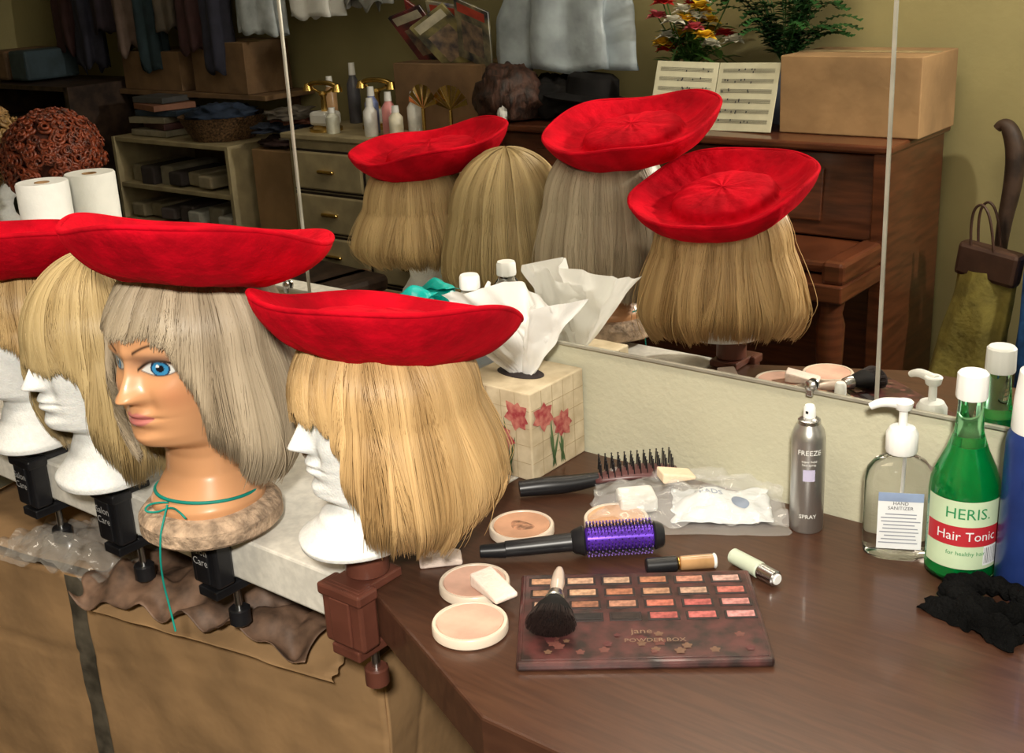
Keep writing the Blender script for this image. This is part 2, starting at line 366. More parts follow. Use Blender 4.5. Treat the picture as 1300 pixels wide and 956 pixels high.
def hat(loc,R_=.14,tilt=(0,0),boat=.0,seed=0,rz=0):
    g=G('red_velvet_hat',loc,rot=(tilt[0],tilt[1],rz))
    k=R_/.147
    pr=[(0,-.026),(.05,-.027),(.078,-.027),(.084,-.024),(.100,-.019),(.118,-.009),(.133,.005),(.143,.018),(.1475,.027),(.1478,.031),(.1445,.034),(.139,.032),(.130,.024),(.118,.015),(.104,.008),(.092,.004),(.086,.004),(.083,.008),(.082,.014),(.079,.019),(.072,.0225),(.055,.025),(.03,.0265),(0,.027)]
    def md(a,i,n):
        s=1+.012*math.sin(2*a+seed)+.009*math.sin(3*a+seed*2)
        if 12<i<18: s+=.014*math.sin(a*31+seed)+.010*math.sin(a*19)
        if 3<i<8: s+=.004*math.sin(a*26+seed)
        return s
    def wv(a,r): return (r/.147)**3*(boat*math.cos(2*a+seed*.3)+.0045*math.sin(3*a+seed*1.7)+.0025*math.sin(5*a+seed))
    seg=220;v=[];f=[];n=len(pr)
    for i,(r,z) in enumerate(pr):
        for j in range(seg):
            a=2*pi*j/seg;rr=r*md(a,i,n)*k
            zz=z*k+wv(a,r)+.0026*noise.noise(Vector((math.cos(a)*3,math.sin(a)*3,seed+r*30)))
            if i>19: zz+=.003*noise.noise(Vector((r*math.cos(a)*50,r*math.sin(a)*50,seed)))
            v.append((rr*math.cos(a),rr*math.sin(a),zz))
    for i in range(n-1):
        for j in range(seg):
            q=(j+1)%seg;f.append((i*seg+j,i*seg+q,(i+1)*seg+q,(i+1)*seg+j))
    mesh('hat_body',v,f,M_red,g,sub=1)
    tube('rim_piping',[((.1462*md(2*pi*j/60,9,n))*k*math.cos(2*pi*j/60),(.1462*md(2*pi*j/60,9,n))*k*math.sin(2*pi*j/60),.0315*k+wv(2*pi*j/60,.147)) for j in range(60)],.0030,M_red,g,cyc=True)
    return g
def clamp(x,yedge,yb,m,w=.05,h=.075,th=.058,label=True,post=0):
    g=G('wig_clamp',(x,yedge,ZT))
    d=yb-yedge
    box('top_jaw',(0,max(d,0)/2+.004,.0065),(w*.8,abs(d)+.05,.011),m,g,.002)
    box('front_body',(0,-.0145,.0115-h/2),(w,.026,h),m,g,.004)
    box('body_lip',(0,-.016,.004),(w*1.08,.030,.014),m,g,.003)
    box('body_rib',(0,-.029,.0075-h/2),(w*.5,.004,h*.75),m,g,.0015)
    box('lower_jaw',(0,.005,-th-.016),(w*.7,.065,.013),m,g,.002)
    cyl('screw',(0,.015,-th-.06),(0,.015,-th-.004),.005,M_steel,g,16)
    cyl('screw_pad',(0,.015,-th-.0085),(0,.015,-th-.0005),.012,M_steel,g,20)
    cyl('knob',(0,.015,-th-.078),(0,.015,-th-.055),.014,m,g,10)
    cyl('spindle',(0,d,.01),(0,d,.10),.010,m,g,20)
    cyl('spindle_collar',(0,d,.011),(0,d,.0155+post),.024,m,g,24)
    if label: textmesh('Salon\nCare',.014,m=mat('grey_ink',(.45,.45,.45),.5,var=0),parent=g,loc=(0,-.0315,-.022),rot=(pi/2,0,0))
    return g
M_brownpl=mat('brown_clamp_plastic',(.12,.040,.026),.35,var=.1)
D=math.radians
# head 4
HS4=.92
f4=D(-32)
h4=((-.846,-.372,1.073),(D(-15),D(-3)),.141)
clamp(-.858,-.434,-.418,M_brownpl,w=.060,h=.072,th=.052,label=False,post=.035)
g=G('styrofoam_head',(-.848,-.383,.8165),f4);headmesh('head_form',M_styro,g,HS4,neckf=.045,neckc=.58,hi=h4)
g=G('blonde_bob_wig',(-.856,-.383,.822),f4);wig('honey_wig',g,HS4,flare=1.28,zend=.042,bang=.205,c1=(.76,.52,.25),c2=(.32,.18,.065),n=16000,seed=4,open_=54,ow=.17,base=1.03,wx=1.20,sweep=.25,hi=h4,bpush=.05,lift=.030,curl=.28,wavy=1.5)
hat(h4[0],h4[2],tilt=h4[1],seed=1,boat=.004)
# head 3 mannequin
h3=((-1.052,-.443,1.147),(D(-13),D(-2.5)),.145)
clamp(-1.10,-.432,-.437,M_black)
g=G('mannequin_head',(-1.10,-.437,.846),D(7))
M_skin=mat('mannequin_skin',(1,1,1),.36,var=0,attr='paint',coat=.2)
headmesh('face_and_neck',M_skin,g,.97,paint={'skin':(.62,.31,.15)},hi=h3)
lathe('cork_base',[(0,-.030),(.080,-.030),(.084,-.026),(.084,-.010),(.076,-.001),(.060,.004),(0,.005)],mat('cork',(.45,.32,.22),.85,var=.25,vs=60,bump=.4,bs=150),g,(0,0,0),(0,0,0),56)
M_teal=mat('teal_string',(.0,.25,.20),.6,var=.1)
tube('teal_ribbon',[(.062*math.cos(a),-.060*math.sin(a),.016+.006*math.sin(a)) for a in np.linspace(0,2*pi,24,endpoint=False)],.002,M_teal,g,cyc=True)
tube('teal_ribbon_tail',[(0,-.064,.018),(.004,-.075,.006),(.006,-.0865,-.012),(0,-.088,-.06),(.006,-.087,-.11),(.012,-.09,-.13)],.0012,M_teal,g)
tube('teal_ribbon_loop',[(.0,-.062,.02),(-.02,-.07,.020),(-.03,-.075,.008),(-.012,-.070,.008),(.004,-.062,.016),(.03,-.072,.018),(.038,-.07,.008),(.02,-.064,.012)],.0012,M_teal,g)
g=G('blonde_bob_wig',(-1.098,-.432,.848),D(7));wig('ash_wig',g,.99,flare=1.22,zend=.035,bang=.229,c1=(.64,.53,.38),c2=(.27,.20,.125),n=16000,seed=11,open_=58,ow=.11,base=1.0,wx=1.08,sweep=-.2,hi=h3,bpush=.0,lift=.02,wavy=1.2)
hat(h3[0],h3[2],tilt=h3[1],seed=2.2,boat=.003)
# head 2
clamp(-1.30,-.432,-.437,M_black)
g=G('styrofoam_head',(-1.300,-.425,.8165),D(-8));headmesh('head_form',M_styro,g,.95,neckf=.02,neckc=.85)
g=G('blonde_bob_wig',(-1.298,-.418,.816),D(-8));wig('dark_blonde_wig',g,.99,flare=1.22,zend=.035,bang=.185,c1=(.64,.49,.25),c2=(.29,.19,.075),n=15000,seed=23,open_=48,ow=.12,sweep=.2,lift=.03,wx=1.12,wavy=1.3)
# head 1
h1=((-1.471,-.413,1.096),(D(-7),D(-5)),.146)
clamp(-1.50,-.432,-.425,M_black)
g=G('styrofoam_head',(-1.50,-.410,.8165),D(-8));headmesh('head_form',M_styro,g,.92,neckf=.02,neckc=.85,hi=h1)
g=G('blonde_bob_wig',(-1.495,-.403,.822),D(-8));wig('light_blonde_wig',g,.95,flare=1.32,zend=.085,bang=.20,c1=(.76,.55,.27),c2=(.35,.21,.08),n=14000,seed=31,open_=60,ow=.12,base=1.03,wx=1.12,hi=h1,lift=.012,wavy=1.2)
hat(h1[0],h1[2],tilt=h1[1],seed=3.1,boat=.003)
# curly wigs further along counter
def curly(x,c1,c2,seed,n=460):
    g=G('styrofoam_head',(x,-.40,.801));headmesh('head_form',M_styro,g,.95)
    g=G('curly_wig',(x,-.39,.825))
    rs=random.Random(seed);m=mat('curls_%d'%seed,c1,.35,var=0,col2=c2,vs=60)
    cu=bpy.data.curves.new('curls','CURVE');cu.dimensions='3D';cu.bevel_depth=.0050;cu.bevel_resolution=2;cu.materials.append(m)
    blob('wig_cap',.1,mat('curlbase_%d'%seed,c2,.8),g,(0,.01,.20),sc_=(.95,1.1,1.0),amp=.08,seed=seed)
    for i in range(n):
        ph=rs.uniform(-pi,pi);th=math.acos(rs.uniform(-.75,1))
        if abs(ph)<.7 and th>1.0: continue
        d=Vector((math.sin(th)*math.sin(ph),-math.sin(th)*math.cos(ph),math.cos(th)))
        c=Vector((d.x*.112,d.y*.125+.01,d.z*.118+.195))
        t1=d.orthogonal().normalized();t2=d.cross(t1);a0=rs.uniform(0,6);R0=rs.uniform(.010,.019)
        s=cu.splines.new('NURBS');s.points.add(15);s.order_u=3;s.use_endpoint_u=True
        for k in range(16):
            a=a0+k*.75;r=R0*(1-k*.045);p=c+t1*r*math.cos(a)+t2*r*math.sin(a)+d*(.0009*k-.008);s.points[k].co=(*p,1);s.points[k].radius=1-k*.03
    o=bpy.data.objects.new('curls',cu);link(o,g)
curly(-2.70,(.26,.05,.018),(.06,.012,.006),5)
curly(-3.06,(.42,.25,.10),(.18,.10,.03),6)
# ---------------------------------------------------------------- counter objects
g=G('paper_towel_roll',(-2.03,-.056,ZT))
lathe('roll',[(.014,.002),(.045,0),(.047,.003),(.047,.285),(.045,.288),(.014,.286),(.014,.002)],M_paper,g)
lathe('core',[(.0125,.001),(.0135,.001),(.0135,.287),(.0125,.287),(.0125,.001)],M_card,g)
# tissue box
g=G('tissue_box',(-.917,-.062,ZT))
M_tb=mat('tissue_box_print',(.62,.52,.36),.5,var=.0,vs=40,col2=(.46,.37,.24))
box('carton',(0,0,.06),(.118,.116,.12),M_tb,g,.002)
M_dk=mat('slot_dark',(.03,.02,.02),.8)
lathe('slot',[(0,0),(.036,0),(.036,.0008),(0,.0008)],M_dk,g,(0,0,.1202),sy=.55)
M_line=mat('carton_lines',(.40,.31,.19),.6,var=.1)
for k in range(1,5):
    for s in range(2):
        z=.024*k
        box('line_%d_%d'%(k,s),(0,-.0583,z) if s==0 else (.0593,0,z),(.114,.0004,.0006) if s==0 else (.0004,.112,.0006),M_line,g,0)
        u=-.058+.0232*k
        box('vline_%d_%d'%(k,s),(u,-.0583,.06) if s==0 else (.0593,u,.06),(.0006,.0004,.116) if s==0 else (.0004,.0006,.116),M_line,g,0)
M_iris=mat('iris_red',(.30,.03,.04),.5,var=0,col2=(.50,.18,.14),vs=110);M_green=mat('print_green',(.07,.13,.05),.5,var=.2)
def leafpoly(cx,cz,ang,L_,w,n=10):
    p=[]
    for i in range(n+1):
        t=i/n;p.append((t*L_,w*math.sin(pi*t**.8)))
    for i in range(n-1,0,-1):
        t=i/n;p.append((t*L_,-w*math.sin(pi*t**.8)))
    ca,sa=math.cos(ang),math.sin(ang)
    return [(cx+x*ca-y*sa,cz+x*sa+y*ca) for x,y in p]
def flat(name,poly,face,m,off):
    v=[(p[0],-.0585-off,p[1]) if face==0 else (.0595+off,p[0],p[1]) for p in poly]
    mesh(name,v,[tuple(range(len(v)))],m,g,smooth=False)
rr=random.Random(3)
for face in(0,1):
    for q,(fx,fz) in enumerate([(-.03,.082),(.012,.055),(.038,.088)] if face==0 else [(.006,.060),(-.034,.082)]):
        bx=fx*.5
        for s in range(3): flat('leaf_%d_%d_%d'%(face,q,s),leafpoly(bx+.004*s,.004,pi/2+(s-1)*.25+rr.uniform(-.1,.1),(fz-.008)*(1 if s==1 else .7),.0026),face,M_green,.0001*s+.0003*q)
        for s,a in enumerate([90,140,40,200,-20,260,300]):
            flat('petal_%d_%d_%d'%(face,q,s),leafpoly(fx,fz,math.radians(a+rr.uniform(-12,12)),.022*rr.uniform(.8,1.1),.0075),face,M_iris,.0012+.00012*s)
def tri(x): return 2*abs(x-math.floor(x+.5))-.5
def tissue(name,seed,lean,h=.10,w=.09,loc=(0,0,.118),tw=0):
    v=[];f=[];n=48
    for i in range(n+1):
        t=i/n
        for j in range(n+1):
            s=j/n-.5
            spread=.26+1.15*t**.75
            d1=.042*t**.8*tri(s*1.7+seed)+.014*t*tri(s*4.3+seed*1.7+t*.8)
            d2=.009*t*tri(t*2.2+s*1.5+seed)+.004*tri(s*7+t*3+seed)*t**.5+.004*noise.noise(Vector((s*5,t*5,seed)))
            x=s*w*spread+lean[0]*t**1.3+.010*noise.noise(Vector((s*2,t*2,seed)))*t
            y=d1+d2+lean[1]*t**1.3
            peak=.5*tri(s*.9+seed*.37)+.35
            z=h*t*(.78+.40*peak)
            ca,sa=math.cos(tw),math.sin(tw)
            v.append((x*ca-y*sa,x*sa+y*ca,z))
    for i in range(n):
        for j in range(n):
            a=i*(n+1)+j;f.append((a,a+n+1,a+n+2,a+1))
    o=mesh(name,v,f,M_tiss,g,loc=loc)
    s=o.modifiers.new('sm','SMOOTH');s.iterations=2;s.factor=.5
tissue('tissue_sheet_1',1.2,(-.025,-.012),.125,.12,tw=.3);tissue('tissue_sheet_2',2.75,(.03,.005),.120,.12,tw=-.25);tissue('tissue_sheet_3',5.1,(-.05,.0),.085,.08,tw=.8)
# powder pans
M_skinp=[mat('powder_a',(.62,.33,.20),.7,var=.08,vs=30),mat('powder_b',(.66,.38,.22),.7,var=.08,vs=30),mat('powder_c',(.70,.42,.32),.7,var=.08,vs=30)]
M_pan=mat('pan_plastic',(.74,.62,.50),.3,var=.04)
def pan(x,y,mi,r=.038,z=ZT):
    g=G('powder_compact',(x,y,z))
    lathe('case',[(0,0),(r-.002,0),(r,.002),(r,.010),(r-.001,.0115),(r-.004,.0115),(r-.005,.0095),(0,.0095)],M_pan,g,seg=64)
    lathe('powder',[(0,.0098),(r-.014,.0099),(r-.0055,.0112),(r-.0052,.0098)],M_skinp[mi],g,seg=56)
    if mi==0: lathe('worn_patch',[(0,.0016),(.012,.0013),(.015,0)],mat('residue',(.48,.24,.14),.8,vs=120,var=.3),g,(0,0,.0099),sy=.7,mod=lambda a,i,n:1+.12*math.sin(3*a))
pan(-.785,-.238,0);pan(-.703,-.163,1);pan(-.748,-.368,2);pan(-.700,-.432,2,.0385)
M_sp=mat('sponge',(.80,.64,.46),.85,var=.05,bump=.2,bs=300);M_sp2=mat('sponge_pink',(.80,.66,.58),.85,var=.08,bump=.2,bs=300)
def wedge(x,y,z,rz,m,s=(.045,.03,.018),ry=0):
    a,b,c=s;v=[(-a/2,-b/2,0),(a/2,-b/2,0),(a/2,b/2,0),(-a/2,b/2,0),(-a/2,-b/2,c),(-a/2,b/2,c),(a/2,-b/2,c*.35),(a/2,b/2,c*.35)]
    f=[(3,2,1,0),(4,6,7,5),(0,1,6,4),(1,2,7,6),(2,3,5,7),(3,0,4,5)]
    o=mesh('makeup_sponge',v,f,m,None,(x,y,z),(0,ry,rz),smooth=False);bb=o.modifiers.new('b','BEVEL');bb.width=.0025;bb.segments=3
wedge(-.820,-.342,ZT,.8,M_sp2,(.048,.028,.018));wedge(-.715,-.375,ZT+.0117,-.3,M_sp2,(.05,.028,.016))
# vent brush
g=G('vent_hair_brush',(-.845,-.165,ZT),math.atan2(.125,.125))
M_bro=mat('vent_brush_plum',(.12,.045,.045),.35,var=.1)
tube('handle',[(0,0,.012),(.03,0,.013),(.07,0,.012),(.10,0,.016)],.011,M_black,g,radii=[.9,1.1,1,.75])
v=[];f=[]
for i in range(13):
    t=i/12;w=.010+.010*math.sin(min(1,t*1.6)*pi/2)*(1 if t<.9 else .8);x=.095+.105*t;zc=.020-.006*(t-.5)**2*4
    for s in range(7):
        a=(s/6-.5)*2;v.append((x,a*w,zc+.004*(1-a*a)))
for i in range(12):
    for s in range(6): f.append((i*7+s,i*7+s+7,i*7+s+8,i*7+s+1))
mesh('brush_head',v,f,M_bro,g,solid=.005)
cu=bpy.data.curves.new('bristles','CURVE');cu.dimensions='3D';cu.bevel_depth=.0008;cu.bevel_resolution=1;cu.materials.append(M_black)
for i in range(12):
    for s in(-1.5,-.5,.5,1.5):
        x=.102+.0082*i;y=s*.009;sp=cu.splines.new('POLY');sp.points.add(1);sp.points[0].co=(x,y,.022,1);sp.points[1].co=(x+.001*s,y*1.15,.041,1)
link(bpy.data.objects.new('bristles',cu),g)
for i in range(12):
    for s in(-1.5,-.5,.5,1.5): 
        lathe('tip_%d_%d'%(i,s*2),[(0,-.0015),(.0014,0),(0,.0015)],M_black,g,(.102+.0082*i+.001*s,s*.009*1.15,.0415),seg=8)
# round brush
g=G('round_hair_brush',(-.782,-.318,ZT),math.atan2(.14,.165))
M_pur=mat('purple_barrel',(.10,.03,.42),.25,.5,var=.15)
cyl('handle_tip',(0,0,.013),(.03,0,.013),.007,M_black,g,24,.009)
cyl('handle',(.028,0,.014),(.105,0,.018),.009,M_black,g,24,.0105)
cyl('ferrule',(.103,0,.018),(.118,0,.019),.013,M_black,g,28,.017)
cyl('barrel',(.118,0,.020),(.195,0,.020),.0135,M_pur,g,32)
cyl('end_cap',(.194,0,.020),(.206,0,.020),.016,M_black,g,28,.013)
cu=bpy.data.curves.new('bristles','CURVE');cu.dimensions='3D';cu.bevel_depth=.0006;cu.bevel_resolution=0;cu.materials.append(M_black)
cu2=bpy.data.curves.new('bristle_tips','CURVE');cu2.dimensions='3D';cu2.bevel_depth=.0008;cu2.bevel_resolution=0;cu2.materials.append(mat('purple_tip',(.24,.13,.50),.4))
for i in range(20):
    for s in range(16):
        a=2*pi*(s+.5*(i%2))/16;x=.121+.0037*i;ca,sa=math.cos(a),math.sin(a)
        for c_,r0,r1 in((cu,.013,.0195),(cu2,.0184,.0198)):
            sp=c_.splines.new('POLY');sp.points.add(1);sp.points[0].co=(x,r0*ca,.020+r0*sa,1);sp.points[1].co=(x,r1*ca,.020+r1*sa,1)
link(bpy.data.objects.new('bristles',cu),g);link(bpy.data.objects.new('bristle_tips',cu2),g)
g=G('lip_gloss_tube',(-.615,-.238,ZT),math.atan2(.05,.055))
cyl('cap',(0,0,.0085),(.034,0,.0085),.0085,M_black,g,24);cyl('collar',(.034,0,.0085),(.037,0,.0085),.007,M_brass,g,24)
cyl('body',(.037,0,.0085),(.074,0,.0085),.008,mat('gloss_gold',(.42,.24,.11),.12,var=.2,coat=1),g,24);cyl('bottom',(.0735,0,.0085),(.077,0,.0085),.0083,M_white,g,24)
g=G('concealer_tube',(-.548,-.168,ZT),math.atan2(-.022,.066))
cyl('body',(0,0,.0095),(.042,0,.0095),.0085,mat('mint_plastic',(.52,.58,.46),.35,var=.05),g,24,.0092)
cyl('cap',(.042,0,.0095),(.066,0,.0095),.0085,M_steel,g,24);cyl('tip',(.0655,0,.0095),(.068,0,.0095),.006,M_white,g,24)
# palette
g=G('makeup_palette',(-.568,-.325,ZT),math.radians(35.9))
M_pal=mat('palette_floral',(.10,.032,.030),.35,var=0,col2=(.022,.012,.011),vs=45,coat=.3)
box('tray',(0,0,.005),(.242,.168,.0095),M_pal,g,.003);box('tray_inset',(0,0,.0098),(.232,.158,.0016),M_pal,g,.0006)
M_frame=mat('palette_black',(.02,.012,.012),.4)
cols=[[(.50,.27,.16),(.55,.33,.22),(.48,.30,.20),(.42,.17,.09),(.5,.22,.15),(.55,.33,.28)],[(.36,.19,.11),(.55,.32,.20),(.38,.15,.08),(.42,.22,.13),(.45,.28,.2),(.48,.14,.11)],[(.52,.32,.22),(.28,.12,.07),(.42,.2,.13),(.5,.15,.10),(.42,.10,.09),(.52,.22,.2)],[(.55,.34,.24),(.02,.015,.015),(.03,.018,.015),(.38,.09,.08),(.5,.13,.12),(.6,.26,.25)]]
for r in range(4):
    for c_ in range(6):
        x=-.096+c_*.038+r*.002;y=.064-r*.0235
        box('frame_%d_%d'%(r,c_),(x,y,.0108),(.032,.0155,.0012),M_frame,g,.0004)
        box('shade_%d_%d'%(r,c_),(x,y,.0115),(.027,.0105,.0012),mat('shade_%d_%d'%(r,c_),cols[r][c_],.6,var=.2,vs=150),g,.0004)
for k in range(22):
    x=random.uniform(-.105,.105);y=random.uniform(-.072,-.025) 
    lathe('flower_print_%d'%k,[(0,.0002),(random.uniform(.003,.006),0)],mat('fp%d'%k,random.choice([(.14,.05,.04),(.10,.028,.028),(.15,.08,.05)]),.5),g,(x,y,.0108+.00003*k),seg=14,mod=lambda a,i,n:1+.25*math.sin(a*5))
M_goldink=mat('gold_ink',(.22,.14,.09),.4,var=.05)
textmesh('jane',.013,m=M_goldink,parent=g,loc=(.0,-.036,.0122));textmesh('POWDER BOX',.009,m=M_goldink,parent=g,loc=(.012,-.052,.0122))
# makeup brush lying across the palette
g=G('makeup_brush',(-.668,-.322,ZT+.0125),math.atan2(-.10,.06))
lathe('handle',[(0,0),(.004,.002),(.0065,.012),(.0075,.03),(.006,.045),(.0065,.05)],mat('clear_pink_handle',(.62,.50,.42),.15,var=.1,coat=1),g,(0,0,.016),(0,pi/2+.10,0),24)
cyl('ferrule',(.045,0,.012),(.060,0,.0125),.0085,M_steel,g,24,.0105)
lathe('bristle_core',[(.009,0),(.016,.014),(.021,.028),(.020,.040),(.012,.048),(0,.050)],M_blackm,g,(.056,0,.013),(0,pi/2,0),32,sx=.62,mod=lambda a,i,n:1+.03*math.sin(a*17+i))
cu=bpy.data.curves.new('bristles','CURVE');cu.dimensions='3D';cu.bevel_depth=.0003;cu.bevel_resolution=0;cu.materials.append(mat('brush_hair',(.025,.012,.010),.6))
for i in range(1200):
    a=random.uniform(0,2*pi);q=random.random()**.5;sp=cu.splines.new('POLY');sp.points.add(2)
    for k,(xx,rr_) in enumerate([(.058,.009),(.088,.022),(.114-.012*q*q,.026)]):
        sp.points[k].co=(xx,q*rr_*math.sin(a),max(.0005,.013+q*rr_*.62*math.cos(a)),1)
link(bpy.data.objects.new('bristles',cu),g)
# plastic bag with pads
g=G('plastic_bag_of_cotton_pads',(-.655,-.082,ZT),math.radians(32))
crumple('bag_top',.225,.135,M_clear,g,(0,0,.014),amp=.013,fr=32,n=44,dome=.016,seed=2,zmin=-.010,solid=0)
crumple('bag_bottom',.225,.135,M_clear,g,(0,0,.001),amp=.001,fr=28,n=14,seed=3,zmin=0,solid=0)
M_cot=mat('cotton',(.70,.73,.75),.8,var=.04,bump=.4,bs=60)
pk=crumple('cotton_pack',.115,.085,M_cot,g,(.040,0,.003),amp=.006,fr=26,n=36,dome=.017,seed=9,edge=.12,zmin=0)
box('white_sponge',(-.060,0,.013),(.045,.040,.020),mat('white_sponge',(.78,.78,.74),.85,bump=.2,bs=200),g,.005,rot=(0,0,.2),seg=3)
M_blue=mat('blue_print',(.14,.22,.38),.5)
prints=[textmesh('COSMETIC',.011,m=M_blue,parent=g,loc=(.035,.016,.05),rot=(0,0,.15)),textmesh('PADS',.012,m=M_blue,parent=g,loc=(.028,.000,.05),rot=(0,0,.15)),lathe('blue_ring',[(.008,0),(.0105,.0)],M_blue,g,(.062,-.010,.05),(0,0,0),40)]
for o_ in prints:
    sw=o_.modifiers.new('wrap','SHRINKWRAP');sw.target=pk;sw.wrap_method='PROJECT';sw.use_project_z=True;sw.use_negative_direction=True;sw.use_positive_direction=False;sw.offset=.0008
wedge(-.678,-.068,ZT+.030,.9,M_sp,(.042,.026,.014))
# hairspray can
g=G('hairspray_can',(-.518,-.048,ZT))
M_al=mat('brushed_silver',(.50,.49,.47),.32,.85,var=.08,stretch=(1,1,.1),vs=60)
lathe('body',[(0,0),(.0175,0),(.019,.002),(.019,.112),(.0185,.116),(.0165,.123),(.0125,.129),(.012,.131),(0,.131)],M_al,g)
lathe('collar',[(.013,.130),(.0125,.134),(.008,.137),(0,.137)],M_steel,g)
lathe('nozzle',[(0,.136),(.0065,.136),(.007,.138),(.0065,.148),(.005,.151),(0,.1515)],M_white,g);box('nozzle_hole',(0,-.0066,.144),(.003,.001,.003),M_black,g,0)
M_ltxt=mat('label_pale',(.78,.78,.75),.5,var=0)
textmesh('FREEZE',.0085,wrapR=.0193,m=M_ltxt,parent=g,loc=(0,0,.100),rot=(0,0,.5));textmesh('super hold\nhair spray',.004,wrapR=.0193,m=M_ltxt,parent=g,loc=(0,0,.088),rot=(0,0,.5));textmesh('SPRAY',.007,wrapR=.0193,m=M_ltxt,parent=g,loc=(0,0,.022),rot=(0,0,.5))
patch('small_label',.0192,.066,.080,-.35,.35,mat('lilac_label',(.45,.42,.58),.4),g).rotation_euler=(0,0,.5)
# hand sanitizer
g=G('hand_sanitizer_bottle',(-.412,-.050,ZT),.45)
lathe('bottle',[(0,.0005),(.030,.0005),(.035,.004),(.036,.012),(.036,.088),(.034,.100),(.026,.110),(.014,.117),(.013,.124),(0,.124)],M_glass,g,sy=.66,power=.8,seg=64)
M_lab=mat('white_label',(.72,.74,.76),.5,var=.03)
def lbl(name,w,h,y,z,m): box(name,(0,y,z),(w,.0006,h),m,g,.0002)
lbl('label',.046,.062,-.0245,.048,M_lab);lbl('label_band',.046,.010,-.0250,.078,mat('label_blue',(.25,.33,.5),.5))
textmesh('HAND\nSANITIZER',.0055,m=M_txt,parent=g,loc=(0,-.0255,.068),rot=(pi/2,0,0))
for k in range(9): box('label_line_%d'%k,(random.uniform(-.002,.002),-.0250,.058-.0042*k),(.036+.004*(k%3-1),.0002,.0012),mat('li%d'%k,(.25,.27,.32),.6),g,0)
lathe('pump_collar',[(0,.120),(.0155,.120),(.0165,.122),(.0165,.142),(.013,.148),(.007,.150),(0,.150)],M_white,g,mod=lambda a,i,n:1+.015*math.sin(a*30))
cyl('pump_stem',(0,0,.149),(0,0,.170),.0045,M_white,g);cyl('pump_top',(0,0,.168),(0,0,.178),.0085,M_white,g,24,.010)
tube('pump_spout',[(.004,0,.174),(-.012,0,.176),(-.026,0,.175),(-.034,0,.170)],.0048,M_white,g,radii=[1.3,1.1,1,.8])
cyl('dip_tube',(0,0,.008),(.004,0,.12),.002,M_white,g,12)
# tonic bottle
g=G('hair_tonic_bottle',(-.343,-.052,ZT),.45)
M_gl2=mat('green_tinted_bottle',(.45,.92,.62),.03,trans=1,ior=1.4,var=0)
lathe('bottle',[(0,.001),(.031,0),(.035,.003),(.0355,.010),(.0355,.095),(.034,.108),(.029,.122),(.021,.140),(.0145,.160),(.0125,.185),(.0125,.198),(0,.198)],M_gl2,g)
lathe('tonic_liquid',[(0,.004),(.030,.004),(.0335,.008),(.0335,.096),(.032,.108),(.027,.122),(.0195,.138),(.0165,.146),(0,.146)],mat('green_tonic',(.0,.26,.07),.05,var=.1,coat=1,spec=.8),g)
M_cr=mat('cream_label',(.50,.62,.42),.5,var=.05);M_rt=mat('red_ink',(.42,.02,.03),.5,var=0);M_gt=mat('green_ink',(.02,.22,.08),.5,var=0)
patch('label',.0360,.020,.096,-1.3,1.3,M_cr,g);patch('label_red_band',.0362,.046,.068,-1.25,1.25,M_rt,g)
patch('barcode_panel',.0363,.024,.046,.5,1.2,M_lab,g)
for k in range(12): patch('bar_%d'%k,.0364,.026,.044,.54+k*.052,.54+k*.052+random.choice([.012,.022]),M_txt,g,2)
textmesh('Hair Tonic',.0145,wrapR=.0365,m=M_lab,parent=g,loc=(0,0,.057));textmesh("HERIS.",.017,wrapR=.0365,m=M_gt,parent=g,loc=(0,0,.082));textmesh('for healthy hair',.0065,wrapR=.0365,m=M_gt,parent=g,loc=(-.0,0,.038))
lathe('cap',[(.0,.196),(.0150,.196),(.0155,.198),(.0150,.222),(.013,.224),(0,.224)],M_white,g,mod=lambda a,i,n:1+.012*math.sin(a*36))
# blue can
g=G('hairspray_can',(-.272,-.058,ZT),.45)
M_bl=mat('blue_can',(.02,.045,.20),.3,.3,var=.1)
lathe('body',[(0,0),(.030,0),(.0325,.003),(.0325,.165),(.031,.173),(.027,.180),(0,.181)],M_bl,g)
lathe('cap',[(.0,.178),(.0285,.178),(.029,.180),(.028,.210),(.025,.238),(.020,.241),(0,.242)],M_white,g)
patch('label',.0328,.03,.09,-.2,1.2,M_lab,g);textmesh('MOUSSE',.012,wrapR=.0331,m=M_bl,parent=g,loc=(0,0,.13))
# black lace scrunchie
g=G('black_lace_scrunchie',(-.285,-.112,ZT+.014))
v=[];f=[];A,B=160,16
for i in range(A):
    a=2*pi*i/A
    for j in range(B):
        b=2*pi*j/B;r=.012*(1+.18*math.sin(a*15+b)+.25*noise.noise(Vector((math.cos(a)*3,math.sin(a)*3,math.cos(b)*1.5))))
        R_=.030+r*math.cos(b);v.append((R_*math.cos(a)*1.3,R_*math.sin(a)*.8,max(-.0138,r*math.sin(b)*.8)))
for i in range(A):
    for j in range(B):
        i2=(i+1)%A;j2=(j+1)%B;f.append((i*B+j,i2*B+j,i2*B+j2,i*B+j2))
mesh('ruffle',v,f,M_lace,g)
crumple('lace_frill',.10,.055,M_lace,g,(-.008,-.028,-.012),rot=(0,0,-.3),amp=.014,fr=50,n=30,dome=.012,seed=31,edge=.35,zmin=-.001)
